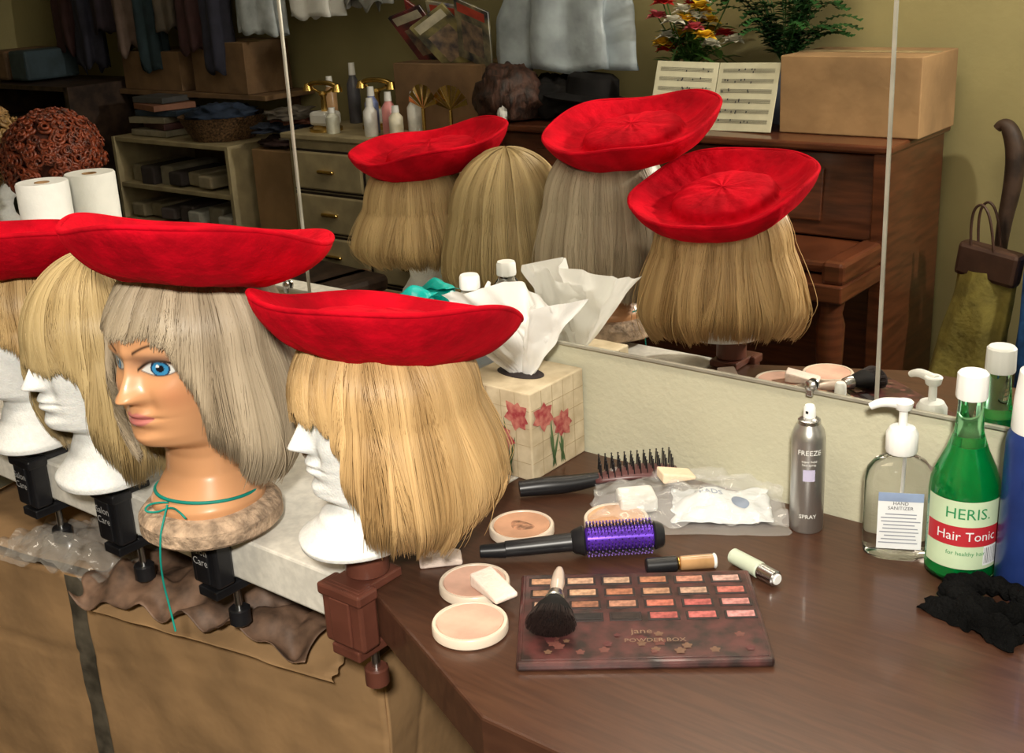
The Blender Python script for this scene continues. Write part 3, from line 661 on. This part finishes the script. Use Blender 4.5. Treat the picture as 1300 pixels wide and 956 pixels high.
# water bottle
g=G('water_bottle',(-1.010,-.046,ZT-.0))
lathe('bottle',[(0,.001),(.026,.0),(.031,.004),(.032,.01)]+[(.032-.0015*(k%2),.02+.011*k) for k in range(11)]+[(.032,.15),(.031,.175),(.026,.193),(.018,.206),(.012,.215),(.0115,.224),(0,.224)],mat('pet_plastic',(.95,.97,.97),.06,trans=1,ior=1.15,var=0),g)
patch('label',.0325,.075,.12,-pi,pi,mat('pale_label',(.6,.65,.7),.4),g,40)
lathe('cap',[(0,.219),(.0135,.219),(.014,.221),(.0135,.235),(.012,.238),(0,.238)],M_white,g,mod=lambda a,i,n:1+.015*math.sin(a*40))
# teal pack
g=G('teal_tissue_packet',(-1.125,-.030,ZT),.0)
M_tl=mat('teal_plastic',(.0,.36,.32),.3,var=.15)
box('packet',(0,0,.095),(.060,.03,.19),M_tl,g,.010,taper=.9);crumple('packet_top',.056,.028,M_tl,g,(0,0,.187),amp=.008,fr=24,n=18,dome=.014,seed=4)
# ---------------------------------------------------------------- under counter: cardboard box
g=G('cardboard_box',(-1.42,-.262,0),math.radians(10.3))
Lb,Db,Hb=.90,.29,.615
t=.006
def wz(x,z,amp,seed): return amp*(noise.noise(Vector((x*7,z*7,seed)))+.5*noise.noise(Vector((x*19,z*19,seed)))+.6*math.exp(-((z-.50-.03*math.sin(x*7))/.005)**2)+.5*math.exp(-((x+.1-.3*(z-.4))/.006)**2))
def warped(name,w,h,m,loc,rot,amp,seed):
    V=[];F=[];n=90;k=60
    for i in range(n+1):
        for j in range(k+1):
            x=(i/n-.5)*w;z=j/k*h;V.append((x,wz(x,z,amp,seed),z+.004*noise.noise(Vector((x*12,seed,0)))*(j==k)))
    for i in range(n):
        for j in range(k):
            a=i*(k+1)+j;F.append((a,a+k+1,a+k+2,a+1))
    return mesh(name,V,F,m,g,loc,rot,solid=.005)
warped('front_panel',Lb,Hb,M_card,(0,-Db/2,0),(0,0,0),.005,3);box('back_panel',(0,Db/2,Hb/2),(Lb,t,Hb),M_card,g,.002)
box('left_panel',(-Lb/2,0,Hb/2),(t,Db,Hb),M_card,g,.002);warped('right_panel',Db,Hb,M_card,(Lb/2,0,0),(0,0,pi/2),.003,8)
box('bottom_panel',(0,0,.006),(Lb,Db,t),M_card,g,0)
crumple('top_flap_left',.44,.26,M_card,g,(-.22,0,Hb+.002),amp=.008,fr=9,n=16,seed=1,edge=.03)
crumple('top_flap_right',.46,.27,M_card2,g,(.22,-.01,Hb-.01),rot=(.06,.02,.03),amp=.018,fr=10,n=26,seed=4,edge=.06)
crumple('torn_flap',.42,.075,M_card,g,(.20,-.163,Hb+.004),rot=(.40,.02,.02),amp=.008,fr=12,n=28,seed=6,edge=.12)
tp=mat('grey_tape',(.11,.095,.07),.3,var=.25,vs=30)
V=[];F=[]
for j in range(61):
    z=j/60*Hb
    for x in(-.105,-.09,-.07): V.append((x,-Db/2-.0045+wz(x,z,.005,3),z))
for j in range(60):
    for q in(0,1): F.append((3*j+q,3*j+q+1,3*j+q+4,3*j+q+3))
mesh('packing_tape',V,F,tp,g)
g=G('crumpled_plastic_bag',(-1.50,-.405,.640),.2)
crumple('film_a',.24,.12,M_smoky,g,amp=.026,fr=20,n=44,dome=.02,seed=12,solid=0);crumple('film_b',.22,.11,M_smoky,g,(.02,0,.008),amp=.026,fr=24,n=40,dome=.02,seed=17,solid=0)
g=G('crumpled_brown_paper',(-1.22,-.36,.635),.2)
crumple('paper',.40,.16,mat('kraft_paper',(.17,.10,.065),.6,var=.3,vs=30),g,amp=.032,fr=14,n=54,dome=.02,seed=21)
# ---------------------------------------------------------------- rear of the room (seen in the mirror)
M_pw=mat('piano_mahogany',(.13,.038,.015),.3,var=0,col2=(.065,.019,.008),vs=7,stretch=(1,1,9),coat=.3)
g=G('upright_piano',(-1.76,0,0))
W=1.30;xr=.65
box('case_back',(0,-2.0,.46),(W,.20,.92),M_pw,g,.004)
box('lid',(0,-1.895,.931),(W+.03,.43,.022),M_pw,g,.006)
box('cheek_right',(xr-.015,-1.89,.46),(.036,.41,.92),M_pw,g,.004);box('cheek_left',(-xr+.018,-1.87,.46),(.036,.36,.92),M_pw,g,.004)
box('upper_panel',(0,-1.725,.80),(W-.08,.02,.22),M_pw,g,.004,rot=(.12,0,0));box('panel_moulding',(0,-1.712,.80),(W-.35,.012,.14),M_pw,g,.004,rot=(.12,0,0))
box('lower_panel',(0,-1.80,.33),(W-.08,.02,.5),M_pw,g,.004)
box('key_bed',(0,-1.60,.615),(W,.32,.045),M_pw,g,.005);box('fallboard',(0,-1.62,.665),(W-.12,.20,.03),M_pw,g,.01,rot=(-.08,0,0))
for s in(-1,1):
    box('key_block_%d'%s,(s*(xr-.03),-1.60,.665),(.06,.30,.06),M_pw,g,.012)
    lathe('front_leg_%d'%s,[(0,0),(.022,0),(.026,.03),(.020,.06),(.024,.25),(.034,.45),(.036,.52),(.028,.55),(.036,.59),(0,.592)],M_pw,g,(s*(xr-.05),-1.50,0),seg=24)
    box('toe_%d'%s,(s*(xr-.03),-1.65,.035),(.06,.40,.07),M_pw,g,.01)
for x in(-.06,.06): box('pedal_%d'%(x*100),(x,-1.76,.06),(.025,.10,.012),M_brass,g,.003)
def cbox(name,x,y,z,s,rz=0,m=M_card):
    g=G(name,(x,y,z),rz);a,b,c=s
    box('body',(0,0,c/2),(a,b,c),m,g,.003);box('flap_seam',(0,0,c+.0005),(a*.98,.004,.001),M_card2,g,0);box('tape',(0,0,c+.001),(a*.99,.05,.0008),mat('tape',(.45,.33,.18),.25),g,0)
    return g
cbox('cardboard_box',-1.265,-1.93,.943,(.385,.26,.205))
g=G('sheet_music',(-1.66,-1.77,.944),rot=(.32,0,0))
M_sm=mat('sheet_paper',(.66,.63,.46),.8,var=.04)
for s in(-1,1):
    box('page_%d'%s,(s*.098,0,.095),(.194,.003,.19),M_sm,g,.0005,rot=(0,0,s*.08))
    for k in range(6):
        for q in range(4): box('stave_%d_%d_%d'%(s,k,q),(s*.098,.0025,.172-.028*k-.003*q),(.165,.0008,.0005),M_txt,g,0,rot=(0,0,s*.08))
        for q in range(9): box('note_%d_%d_%d'%(s,k,q),(s*.098+random.uniform(-.075,.075),.003,.168-.028*k+random.uniform(-.006,.004)),(.003,.0008,.005),M_txt,g,0,rot=(0,0,s*.08))
def vase(name,x,y,z,m,h=.14,r=.035):
    g=G(name,(x,y,z));lathe('vase',[(0,0),(r*.7,0),(r*.75,.01),(r,.35*h),(r*.85,.7*h),(r*.55,.88*h),(r*.75,h),(r*.65,h),(r*.45,.88*h),(0,.85*h)],m,g);return g
M_lf=mat('leaf_green',(.07,.18,.03),.5,var=.3);M_dlf=mat('dark_leaf',(.03,.11,.025),.5,var=.3)
def leaf3(p,d,L_,w,m,V,F):
    d=d.normalized();s=d.cross(Vector((0,0,1)));s=s.normalized() if s.length>.01 else Vector((1,0,0));u=s.cross(d);b=len(V)
    for t,ww in[(0,.1),(.3,.9),(.6,1),(1,.05)]:
        c=p+d*L_*t-Vector((0,0,1))*L_*.25*t*t
        V+= [c-s*w*ww+u*w*.3*ww,c,c+s*w*ww+u*w*.3*ww]
    for i in range(3):
        for k in range(2): F.append((b+i*3+k,b+i*3+k+1,b+i*3+k+4,b+i*3+k+3))
g=vase('flower_vase',-1.82,-1.95,.943,mat('cobalt_glaze',(.01,.02,.12),.2,coat=.5),.17,.036)
rs=random.Random(9);V=[];F=[]
fc=[mat('petal_yellow',(.85,.55,.03),.6),mat('petal_red',(.6,.02,.02),.6),mat('petal_white',(.85,.83,.72),.6),mat('petal_pink',(.7,.15,.18),.6)]
for i in range(30):
    a=rs.uniform(0,6.28);r=rs.uniform(.03,.15);h=rs.uniform(.20,.36);p=Vector((r*math.cos(a),max(-.10,min(.12,r*math.sin(a)*.8+.03)),h))
    tube('stem_%d'%i,[(0,0,.15),(p.x*.4,p.y*.4,.2),tuple(p)],.002,M_lf,g,res=1)
    PV=[];PF=[]
    for k in range(18):
        b=k*2.4;el=.1+.9*(k/18);leaf3(p,Vector((math.cos(b)*math.cos(el),math.sin(b)*math.cos(el),math.sin(el))),rs.uniform(.032,.046),.015,None,PV,PF)
    mesh('bloom_%d'%i,PV,PF,fc[(0,2,0,1,3,0,2)[i%7]],g)
    for k in range(3): leaf3(p*.7+Vector((0,0,.02)),Vector((rs.uniform(-1,1),rs.uniform(-.6,.3),rs.uniform(-.3,.3))),rs.uniform(.05,.08),.012,None,V,F)
mesh('foliage',V,F,M_lf,g)
g=vase('potted_fern',-1.52,-1.95,.943,mat('grey_blue_glaze',(.12,.15,.22),.3),.17,.04)
V=[];F=[]
for i in range(48):
    a=rs.uniform(0,6.28);Lr=rs.uniform(.10,.22);up=rs.uniform(.08,.28);pts=[]
    for k in range(13):
        t=k/12;pts.append(Vector((Lr*t*math.cos(a),max(-.13,Lr*t*math.sin(a)*.7),.16+up*math.sin(t*2.0))))
    tube('frond_%d'%i,[tuple(p) for p in pts],.0012,M_dlf,g,res=1)
    for k in range(2,13):
        d=(pts[k]-pts[k-1]).normalized();s=d.cross(Vector((0,0,1))).normalized()
        for q in(-1,1): leaf3(pts[k],s*q+d*.5,.055*(1-k/16),.011,None,V,F)
mesh('leaflets',V,F,M_dlf,g)
g=G('pile_of_black_hats',(-2.12,-1.86,.943))
lathe('brim_hat',[(0,0),(.14,.0),(.15,.006),(.12,.014),(.085,.02),(.08,.07),(.06,.085),(0,.088)],M_blackm,g,(.0,0,.055),(.1,.08,0));lathe('brim_hat_lower',[(0,0),(.13,.0),(.14,.006),(.10,.014),(.085,.02),(.08,.05),(0,.055)],M_blackm,g,(.03,0,.0))
blob('felt_heap',.11,M_blackm,g,(-.14,.0,.055),sc_=(1.2,1,.65),amp=.3,seed=6,flat=-.05)
g=G('brown_and_white_wig',(-2.36,-1.76,.943));blob('dark_hair',.11,mat('dark_brown_fur',(.05,.02,.012),.6,var=.4,vs=60,stretch=(1,1,.2),bump=.6),g,(0,0,.07),sc_=(1,1,.9),amp=.25,seed=3,flat=-.065)
blob('white_lock',.035,M_paper,g,(.035,.085,.04),sc_=(.5,.5,1.2),amp=.3,seed=8)
g=G('cream_drawer_cabinet',(-2.93,-1.86,0))
box('carcass',(0,0,.425),(.78,.40,.85),M_cream,g,.006);box('top',(0,0,.86),(.82,.44,.02),M_cream,g,.004)
for r in range(5):
    for c_ in range(2):
        box('shadow_gap_%d_%d'%(r,c_),(-.19+.38*c_,.201,.12+r*.155),(.365,.004,.15),M_dk,g,0);box('drawer_%d_%d'%(r,c_),(-.19+.38*c_,.207,.12+r*.155),(.35,.014,.135),M_cream,g,.006)
        box('handle_%d_%d'%(r,c_),(-.19+.38*c_,.219,.12+r*.155),(.08,.014,.012),M_brass,g,.004)
def candlephone(x,y):
    g=G('brass_telephone',(x,y,.87));lathe('base',[(0,0),(.06,0),(.06,.012),(.035,.022),(.012,.035),(.010,.12),(.016,.13),(.010,.14),(0,.14)],M_brass,g)
    box('body',(0,0,.045),(.09,.08,.05),M_white,g,.012);tube('cradle',[(-.05,0,.15),(-.03,0,.135),(.03,0,.135),(.05,0,.15)],.005,M_brass,g)
    tube('handset',[(-.075,0,.155),(-.06,0,.17),(.06,0,.17),(.075,0,.155)],.009,M_brass,g);lathe('ear',[(0,-.015),(.02,-.015),(.012,.01),(0,.012)],M_brass,g,(-.075,0,.155));lathe('mouth',[(0,-.015),(.02,-.015),(.012,.01),(0,.012)],M_brass,g,(.075,0,.155))
candlephone(-3.20,-1.74);candlephone(-3.05,-1.86)
for i,(x,y,c_,h) in enumerate([(-2.93,-1.70,(.8,.8,.78),.13),(-2.86,-1.72,(.75,.3,.3),.15),(-2.80,-1.69,(.8,.75,.6),.11),(-2.98,-1.76,(.2,.25,.5),.16),(-3.12,-1.70,(.7,.7,.6),.09),(-2.77,-1.75,(.75,.75,.72),.15),(-3.27,-1.84,(.5,.3,.15),.18),(-3.24,-1.93,(.1,.1,.12),.22)]):
    g=G('toiletry_bottle',(x,y,.87));lathe('bottle',[(0,0),(.022,0),(.024,.004),(.024,h*.65),(.012,h*.78),(.012,h*.8),(0,h*.8)],mat('bt%d'%i,c_,.3),g);lathe('cap',[(0,h*.8),(.013,h*.8),(.011,h),(0,h)],M_white,g)
for i,x in enumerate((-2.58,-2.70)):
    g=G('brass_fan_ornament',(x,-1.72,.87),.2*i)
    lathe('stand',[(0,0),(.035,0),(.03,.008),(.006,.02),(.006,.1),(0,.1)],M_brass,g);V=[];F=[]
    for k in range(9):
        a=-1.2+.3*k;V+= [(0,0,.10),(.08*math.sin(a-.12),.004*(k%2),.10+.08*math.cos(a-.12)),(.08*math.sin(a+.12),.004*((k+1)%2),.10+.08*math.cos(a+.12))];F.append((3*k,3*k+1,3*k+2))
    mesh('blades',V,F,M_brass,g,solid=.001,smooth=False)
cbox('cardboard_box',-2.75,-1.95,.871,(.40,.20,.23),m=M_card2)
for i,(x,rx_,ry_,rz,c_,c2_) in enumerate([(-2.93,1.15,.45,.10,(.45,.05,.05),(.03,.03,.04)),(-2.84,1.0,-.25,.05,(.02,.02,.03),(.30,.05,.05)),(-2.74,1.2,.15,-.05,(.5,.45,.3),(.1,.1,.2)),(-2.66,1.05,-.5,-.1,(.35,.30,.12),(.05,.05,.05)),(-2.60,1.25,.3,.1,(.02,.03,.05),(.4,.35,.2))]):
    g=G('magazine',(x,-2.0+.028*i,1.103),rot=(rx_,ry_,rz));M_=mat('mag%d'%i,c_,.3,var=0,col2=c2_,vs=14)
    box('cover',(0,.105,-.004),(.16,.21,.004),M_,g,.001);box('pages',(0,.105,-.0005),(.155,.205,.004),M_paper,g,0);box('back_cover',(0,.105,.003),(.16,.21,.002),M_,g,.0005);box('masthead',(0,.185,-.0064),(.13,.03,.0006),mat('mh%d'%i,(.65,.6,.45) if i%2 else (.6,.08,.05),.4),g,0);box('cover_photo',(0,.09,-.0064),(.10,.11,.0006),mat('cp%d'%i,(.4,.28,.18),.4,var=0,col2=(.08,.07,.08),vs=25),g,0)
g=G('clothes_rail',(0,0,0))
tube('rail',[(-5.0,-1.88,1.86),(-1.75,-1.88,1.86)],.012,M_steel,g,smooth=False)
for x in(-4.98,-3.4,-1.78):
    tube('wall_arm_%d'%(-x*10),[(x,-1.88,1.86),(x,-2.115,1.86)],.010,M_steel,g,smooth=False)
def garment(name,x,w,z0,z1,m,th=.05,seed=0,y=-1.88,folds=5):
    g=G(name,(x,y,0));V=[];F=[];nu,nv=64,30
    for i in range(nv+1):
        t=i/nv;z=z1+(z0-z1)*t;ww=w*(.35+.65*min(1,t*5)**.6)*(1+.08*noise.noise(Vector((t*3,seed,0))))
        for j in range(nu):
            a=2*pi*j/nu;r=1+.22*t*math.sin(a*folds+seed+t)+.16*noise.noise(Vector((math.cos(a)*2,math.sin(a)*2,t*4+seed)))+.05*noise.noise(Vector((math.cos(a)*6,math.sin(a)*6,t*12+seed)))
            V.append((ww/2*math.cos(a)*r,th*math.sin(a)*r,z+.05*noise.noise(Vector((math.cos(a)*2,seed,1)))*t))
    for i in range(nv):
        for j in range(nu):
            k=(j+1)%nu;F.append((i*nu+j,(i+1)*nu+j,(i+1)*nu+k,i*nu+k))
    F.append(tuple(range(nu)));mesh('cloth',V,F,m,g,solid=.002)
    tube('hanger_hook',[(0,0,z1-.01),(0,0,z1+.03),(.0,.012,z1+.055),(0,0,1.875),(0,-.014,1.86)],.002,M_steel,g)
M_gb=mat('pale_blue_garment_bag',(.40,.46,.50),.25,var=.2,vs=6,bump=.6,bs=14,coat=.3)
garment('garment_bag',-2.23,.44,1.09,1.80,M_gb,.06,1,folds=7)
garment('hanging_shirt',-3.35,.26,1.26,1.80,M_paper,.035,2);garment('hanging_shirt',-3.66,.24,1.20,1.80,mat('pale_shirt',(.50,.55,.58),.8),.035,3);garment('hanging_shirt',-3.08,.2,1.30,1.80,mat('grey_shirt',(.30,.30,.28),.8),.035,9)
cl=[(.03,.03,.05),(.05,.02,.02),(.10,.08,.06),(.02,.04,.05),(.16,.11,.09),(.03,.02,.03)]
for i in range(8): garment('hanging_costume',-3.92-.15*i,.14,1.05+.08*(i%3),1.80,mat('costume%d'%i,cl[i%6],.85),.05,20+i)
garment('hanging_costume',-2.55,.16,1.42,1.80,mat('costume_dark',(.05,.03,.03),.9),.04,40);garment('hanging_costume',-2.8,.2,1.45,1.80,mat('costume_brown',(.10,.05,.03),.9),.04,41)
g=G('cream_shelf_unit',(-4.03,-1.84,0));w,d,h=.74,.40,.80
box('side_left',(-w/2,0,h/2),(.02,d,h),M_cream,g);box('side_right',(w/2,0,h/2),(.02,d,h),M_cream,g);box('back',(0,-d/2,h/2),(w,.01,h),M_card2,g,0)
for k,z in enumerate((.06,.30,.45,.60,.79)): box('shelf_%d'%k,(0,0,z),(w,d-.01,.018),M_cream,g,.002)
for k in range(20): 
    zz=(.309,.459,.609)[k%3]+.03;box('folded_item_%d'%k,(-.29+.095*(k//3),.03+.03*(k%2),zz+.005),(.085,.24,random.uniform(.04,.09)),mat('fi%d'%k,random.choice([(.5,.5,.46),(.12,.1,.1),(.35,.3,.2),(.3,.27,.2),(.05,.04,.04)]),.8),g,.008,rot=(0,0,random.uniform(-.1,.1)))
g=G('wicker_basket',(-3.86,-1.80,.80));lathe('basket',[(0,0),(.12,0),(.15,.05),(.17,.09),(.175,.095),(.165,.09),(.14,.04),(0,.02)],mat('wicker',(.15,.08,.035),.7,var=.4,vs=120,bump=.6,bs=150),g,mod=lambda a,i,n:1+.01*math.sin(a*40))
blob('blue_cloth',.11,mat('navy_cloth',(.02,.035,.07),.8),g,(0,0,.09),sc_=(1.2,1.1,.4),amp=.5,seed=2)
g=G('pile_of_books',(-4.22,-1.80,.80))
for k in range(6): box('book_%d'%k,(.02*math.sin(k*2.3),.015*math.cos(k*3),.0145+.026*k),(.24-.02*(k%3),.18,.024),mat('book%d'%k,[(.30,.27,.20),(.08,.03,.03),(.25,.22,.15),(.03,.05,.08),(.28,.12,.07),(.08,.08,.08)][k],.6),g,.002,rot=(0,0,.25*math.sin(k*1.9)))
g=G('wall_shelf',(-4.15,-1.98,.955));box('board',(0,0,0),(1.0,.26,.02),M_card2,g);box('bracket_a',(-.4,-.10,-.05),(.02,.06,.08),M_card2,g);box('bracket_b',(.4,-.10,-.05),(.02,.06,.08),M_card2,g)
cbox('cardboard_box',-3.92,-1.97,.966,(.36,.22,.20),.06,m=M_card2);cbox('cardboard_box',-4.38,-1.97,.966,(.40,.22,.16),m=M_card2)
cbox('cardboard_box',-3.47,-1.88,.0,(.24,.36,.42));cbox('cardboard_box',-3.48,-1.88,.424,(.23,.34,.36),.05)
g=G('heap_of_draped_clothes',(-3.50,-1.85,.79))
for k in range(5): blob('cloth_%d'%k,.10,mat('drape%d'%k,[(.06,.03,.03),(.30,.26,.20),(.03,.04,.07),(.22,.08,.05),(.12,.10,.08)][k],.85),g,(.03*math.sin(k*2.1),.03*math.cos(k*3),.012+.026*k),rot=(0,0,k),sc_=(1.1,.9,.25),amp=.5,seed=k+3,flat=-.010)
g=G('stack_of_record_boxes',(-4.52,-1.40,0))
for k in range(7): box('record_box_%d'%k,(.02*math.sin(k*2),.01*math.cos(k),.055+.11*k),(.34-.02*(k%3),.30,.105),mat('rec%d'%k,[(.10,.06,.04),(.26,.22,.15),(.05,.05,.07),(.18,.06,.04),(.30,.27,.2),(.06,.08,.06),(.14,.09,.05)][k],.7),g,.005,rot=(0,0,.12*math.sin(k*3)))
g=G('storage_rack',(-4.98,-1.8,0))
M_dw=mat('dark_wood',(.05,.028,.018),.6,var=.3)
for x in(-.35,.35): box('upright_%d'%(x*100),(x,0,.5),(.03,.4,1.0),M_dw,g)
for z in(.1,.4,.7,.99): box('rack_shelf_%d'%(z*100),(0,0,z),(.7,.4,.02),M_dw,g)
for k in range(14): box('stored_case_%d'%k,(-.25+.165*(k%4),.02,(.11,.41,.71,1.0)[k//4]+.075),(.14,.26,.13),mat('sc%d'%k,random.choice([(.2,.12,.07),(.06,.05,.05),(.3,.28,.24),(.12,.04,.03),(.05,.08,.1)]),.7),g,.012)
g=G('costume_trunk',(-3.1,-1.38,0),.1);box('body',(0,0,.2),(.7,.34,.38),M_dw,g,.02);box('lid',(0,0,.42),(.72,.36,.06),M_dw,g,.02)
for x in(-.25,.25): box('strap_%d'%(x*100),(x,0,.22),(.04,.355,.46),M_card2,g,.004)
# right corner
M_ol=mat('olive_canvas',(.21,.17,.035),.8,var=.15,bump=.3,bs=60);M_br=mat('brown_leather',(.06,.028,.018),.5)
g=G('olive_tote_bag',(-.985,-1.88,0),rot=(0,0,.15))
V=[];F=[];nu,nv=48,24
for i in range(nv+1):
    t=i/nv
    for j in range(nu):
        a=2*pi*j/nu;w=.098*(1.12-.32*t);dd=.075*(1-.65*t)
        V.append((w*math.copysign(abs(math.cos(a))**.6,math.cos(a))+.09*t,dd*math.sin(a)*(1+.2*math.sin(3*a+t*2))+.02*noise.noise(Vector((math.cos(a)*2,math.sin(a)*2,t*4))),.005+.60*t))
for i in range(nv):
    for j in range(nu):
        k=(j+1)%nu;F.append((i*nu+j,i*nu+k,(i+1)*nu+k,(i+1)*nu+j))
F.append(tuple(range(nu))[::-1]);mesh('bag_body',V,F,M_ol,g)
box('leather_top',(.092,0,.625),(.165,.05,.09),M_br,g,.012,rot=(0,.12,0))
for s in(-1,1): tube('handle_%d'%s,[(.05,s*.02,.66),(.04,s*.02,.75),(.07,s*.02,.79),(.10,s*.02,.74),(.11,s*.02,.66)],.0035,M_br,g)
g=G('walking_cane',(-.915,-2.03,0));tube('shaft',[(0,.0,.0),(-.005,0,.5),(.0,0,.68),(.018,0,.80),(.018,0,.89),(.0,0,.945),(-.022,0,.96),(-.034,0,.945)],.020,M_dw,g,radii=[.5,.7,.9,1.2,1.25,1.1,.8,.6])
g=G('green_waste_bin',(-.955,-1.46,0));lathe('bin',[(0,0),(.080,0),(.085,.01),(.10,.36),(.106,.365),(.106,.38),(.100,.38),(.097,.36),(.08,.02),(0,.02)],mat('bin_green',(.02,.07,.03),.4),g);blob('crumpled_paper',.05,mat('dark_refuse',(.06,.05,.04),.8),g,(0,0,.32),amp=.5,seed=5)
g=G('blue_duffel_bag',(-.73,-1.9,0));blob('body',.2,mat('blue_nylon',(.03,.12,.35),.5,var=.3,bump=.4,bs=20),g,(0,0,.42),sc_=(.42,.6,2.0),amp=.2,seed=7,flat=-.415);tube('strap',[(-.04,.05,.72),(-.05,.06,.92),(.03,.05,.92),(.04,.05,.72)],.01,mat('red_strap',(.4,.03,.03),.7),g)
# ---------------------------------------------------------------- lights
def area(name,loc,rot,sx,sy,e,c=(1,.88,.70)):
    l=bpy.data.lights.new(name,'AREA');l.shape='RECTANGLE';l.size=sx;l.size_y=sy;l.energy=e;l.color=c
    o=bpy.data.objects.new(name,l);return link(o,None,loc,rot)
g=G('ceiling_light',(0,0,0));box('housing_a',(-.9,-1.05,2.47),(1.3,.5,.05),M_white,g,.01);box('housing_b',(-3.4,-1.1,2.47),(1.2,.4,.05),M_white,g,.01)
area('ceiling_lamp',(-.9,-1.05,2.44),(0,0,0),1.2,.4,20)
area('ceiling_lamp_far',(-3.4,-1.1,2.44),(0,0,0),1.1,.3,3)
g=G('vanity_light_bar',(0,0,0));box('bar_housing',(-.95,-.04,2.2),(1.6,.07,.10),M_white,g,.01)
area('vanity_lamp',(-.95,-.085,2.2),(math.radians(38),0,0),1.5,.08,6.5,(1,.9,.75))
g=G('added_flash_stand',(.36,-1.62,0));lathe('base',[(0,0),(.14,0),(.14,.02),(.02,.03),(.012,.05),(.012,1.74),(0,1.74)],M_steel,g);lathe('shade',[(.03,1.73),(.08,1.75),(.10,1.84),(.095,1.84),(.075,1.76),(.03,1.74)],M_white,g)  # made-up stand, added to go with the flash-like light by the camera
l=bpy.data.lights.new('added_flash_light','AREA');l.shape='DISK';l.size=.11;l.energy=41;l.color=(1,.94,.83);o=bpy.data.objects.new('added_flash_light',l)  # added key light, gives flash-like frontal brightness from near the camera
link(o,None,(.20,-1.48,1.78));o.rotation_euler=(Vector((-.9,-.3,.95))-Vector((.20,-1.48,1.78))).to_track_quat('-Z','Y').to_euler()
w=bpy.data.worlds.new('w');sc.world=w;w.use_nodes=True;w.node_tree.nodes['Background'].inputs[0].default_value=(.5,.42,.3,1);w.node_tree.nodes['Background'].inputs[1].default_value=.2
# ---------------------------------------------------------------- camera
R=Matrix(((0.78392,-0.1567,0.60076),(0.61891,0.27403,-0.73611),(-0.04927,0.94887,0.3118)))
cam=bpy.data.cameras.new('camera');cam.sensor_width=36;cam.lens=36*1499/1300;cam.shift_y=-45/1300;cam.clip_start=.02
co=bpy.data.objects.new('camera',cam);COL.objects.link(co);co.matrix_world=Matrix.Translation((0,-1.2,1.444))@R.to_4x4();sc.camera=co
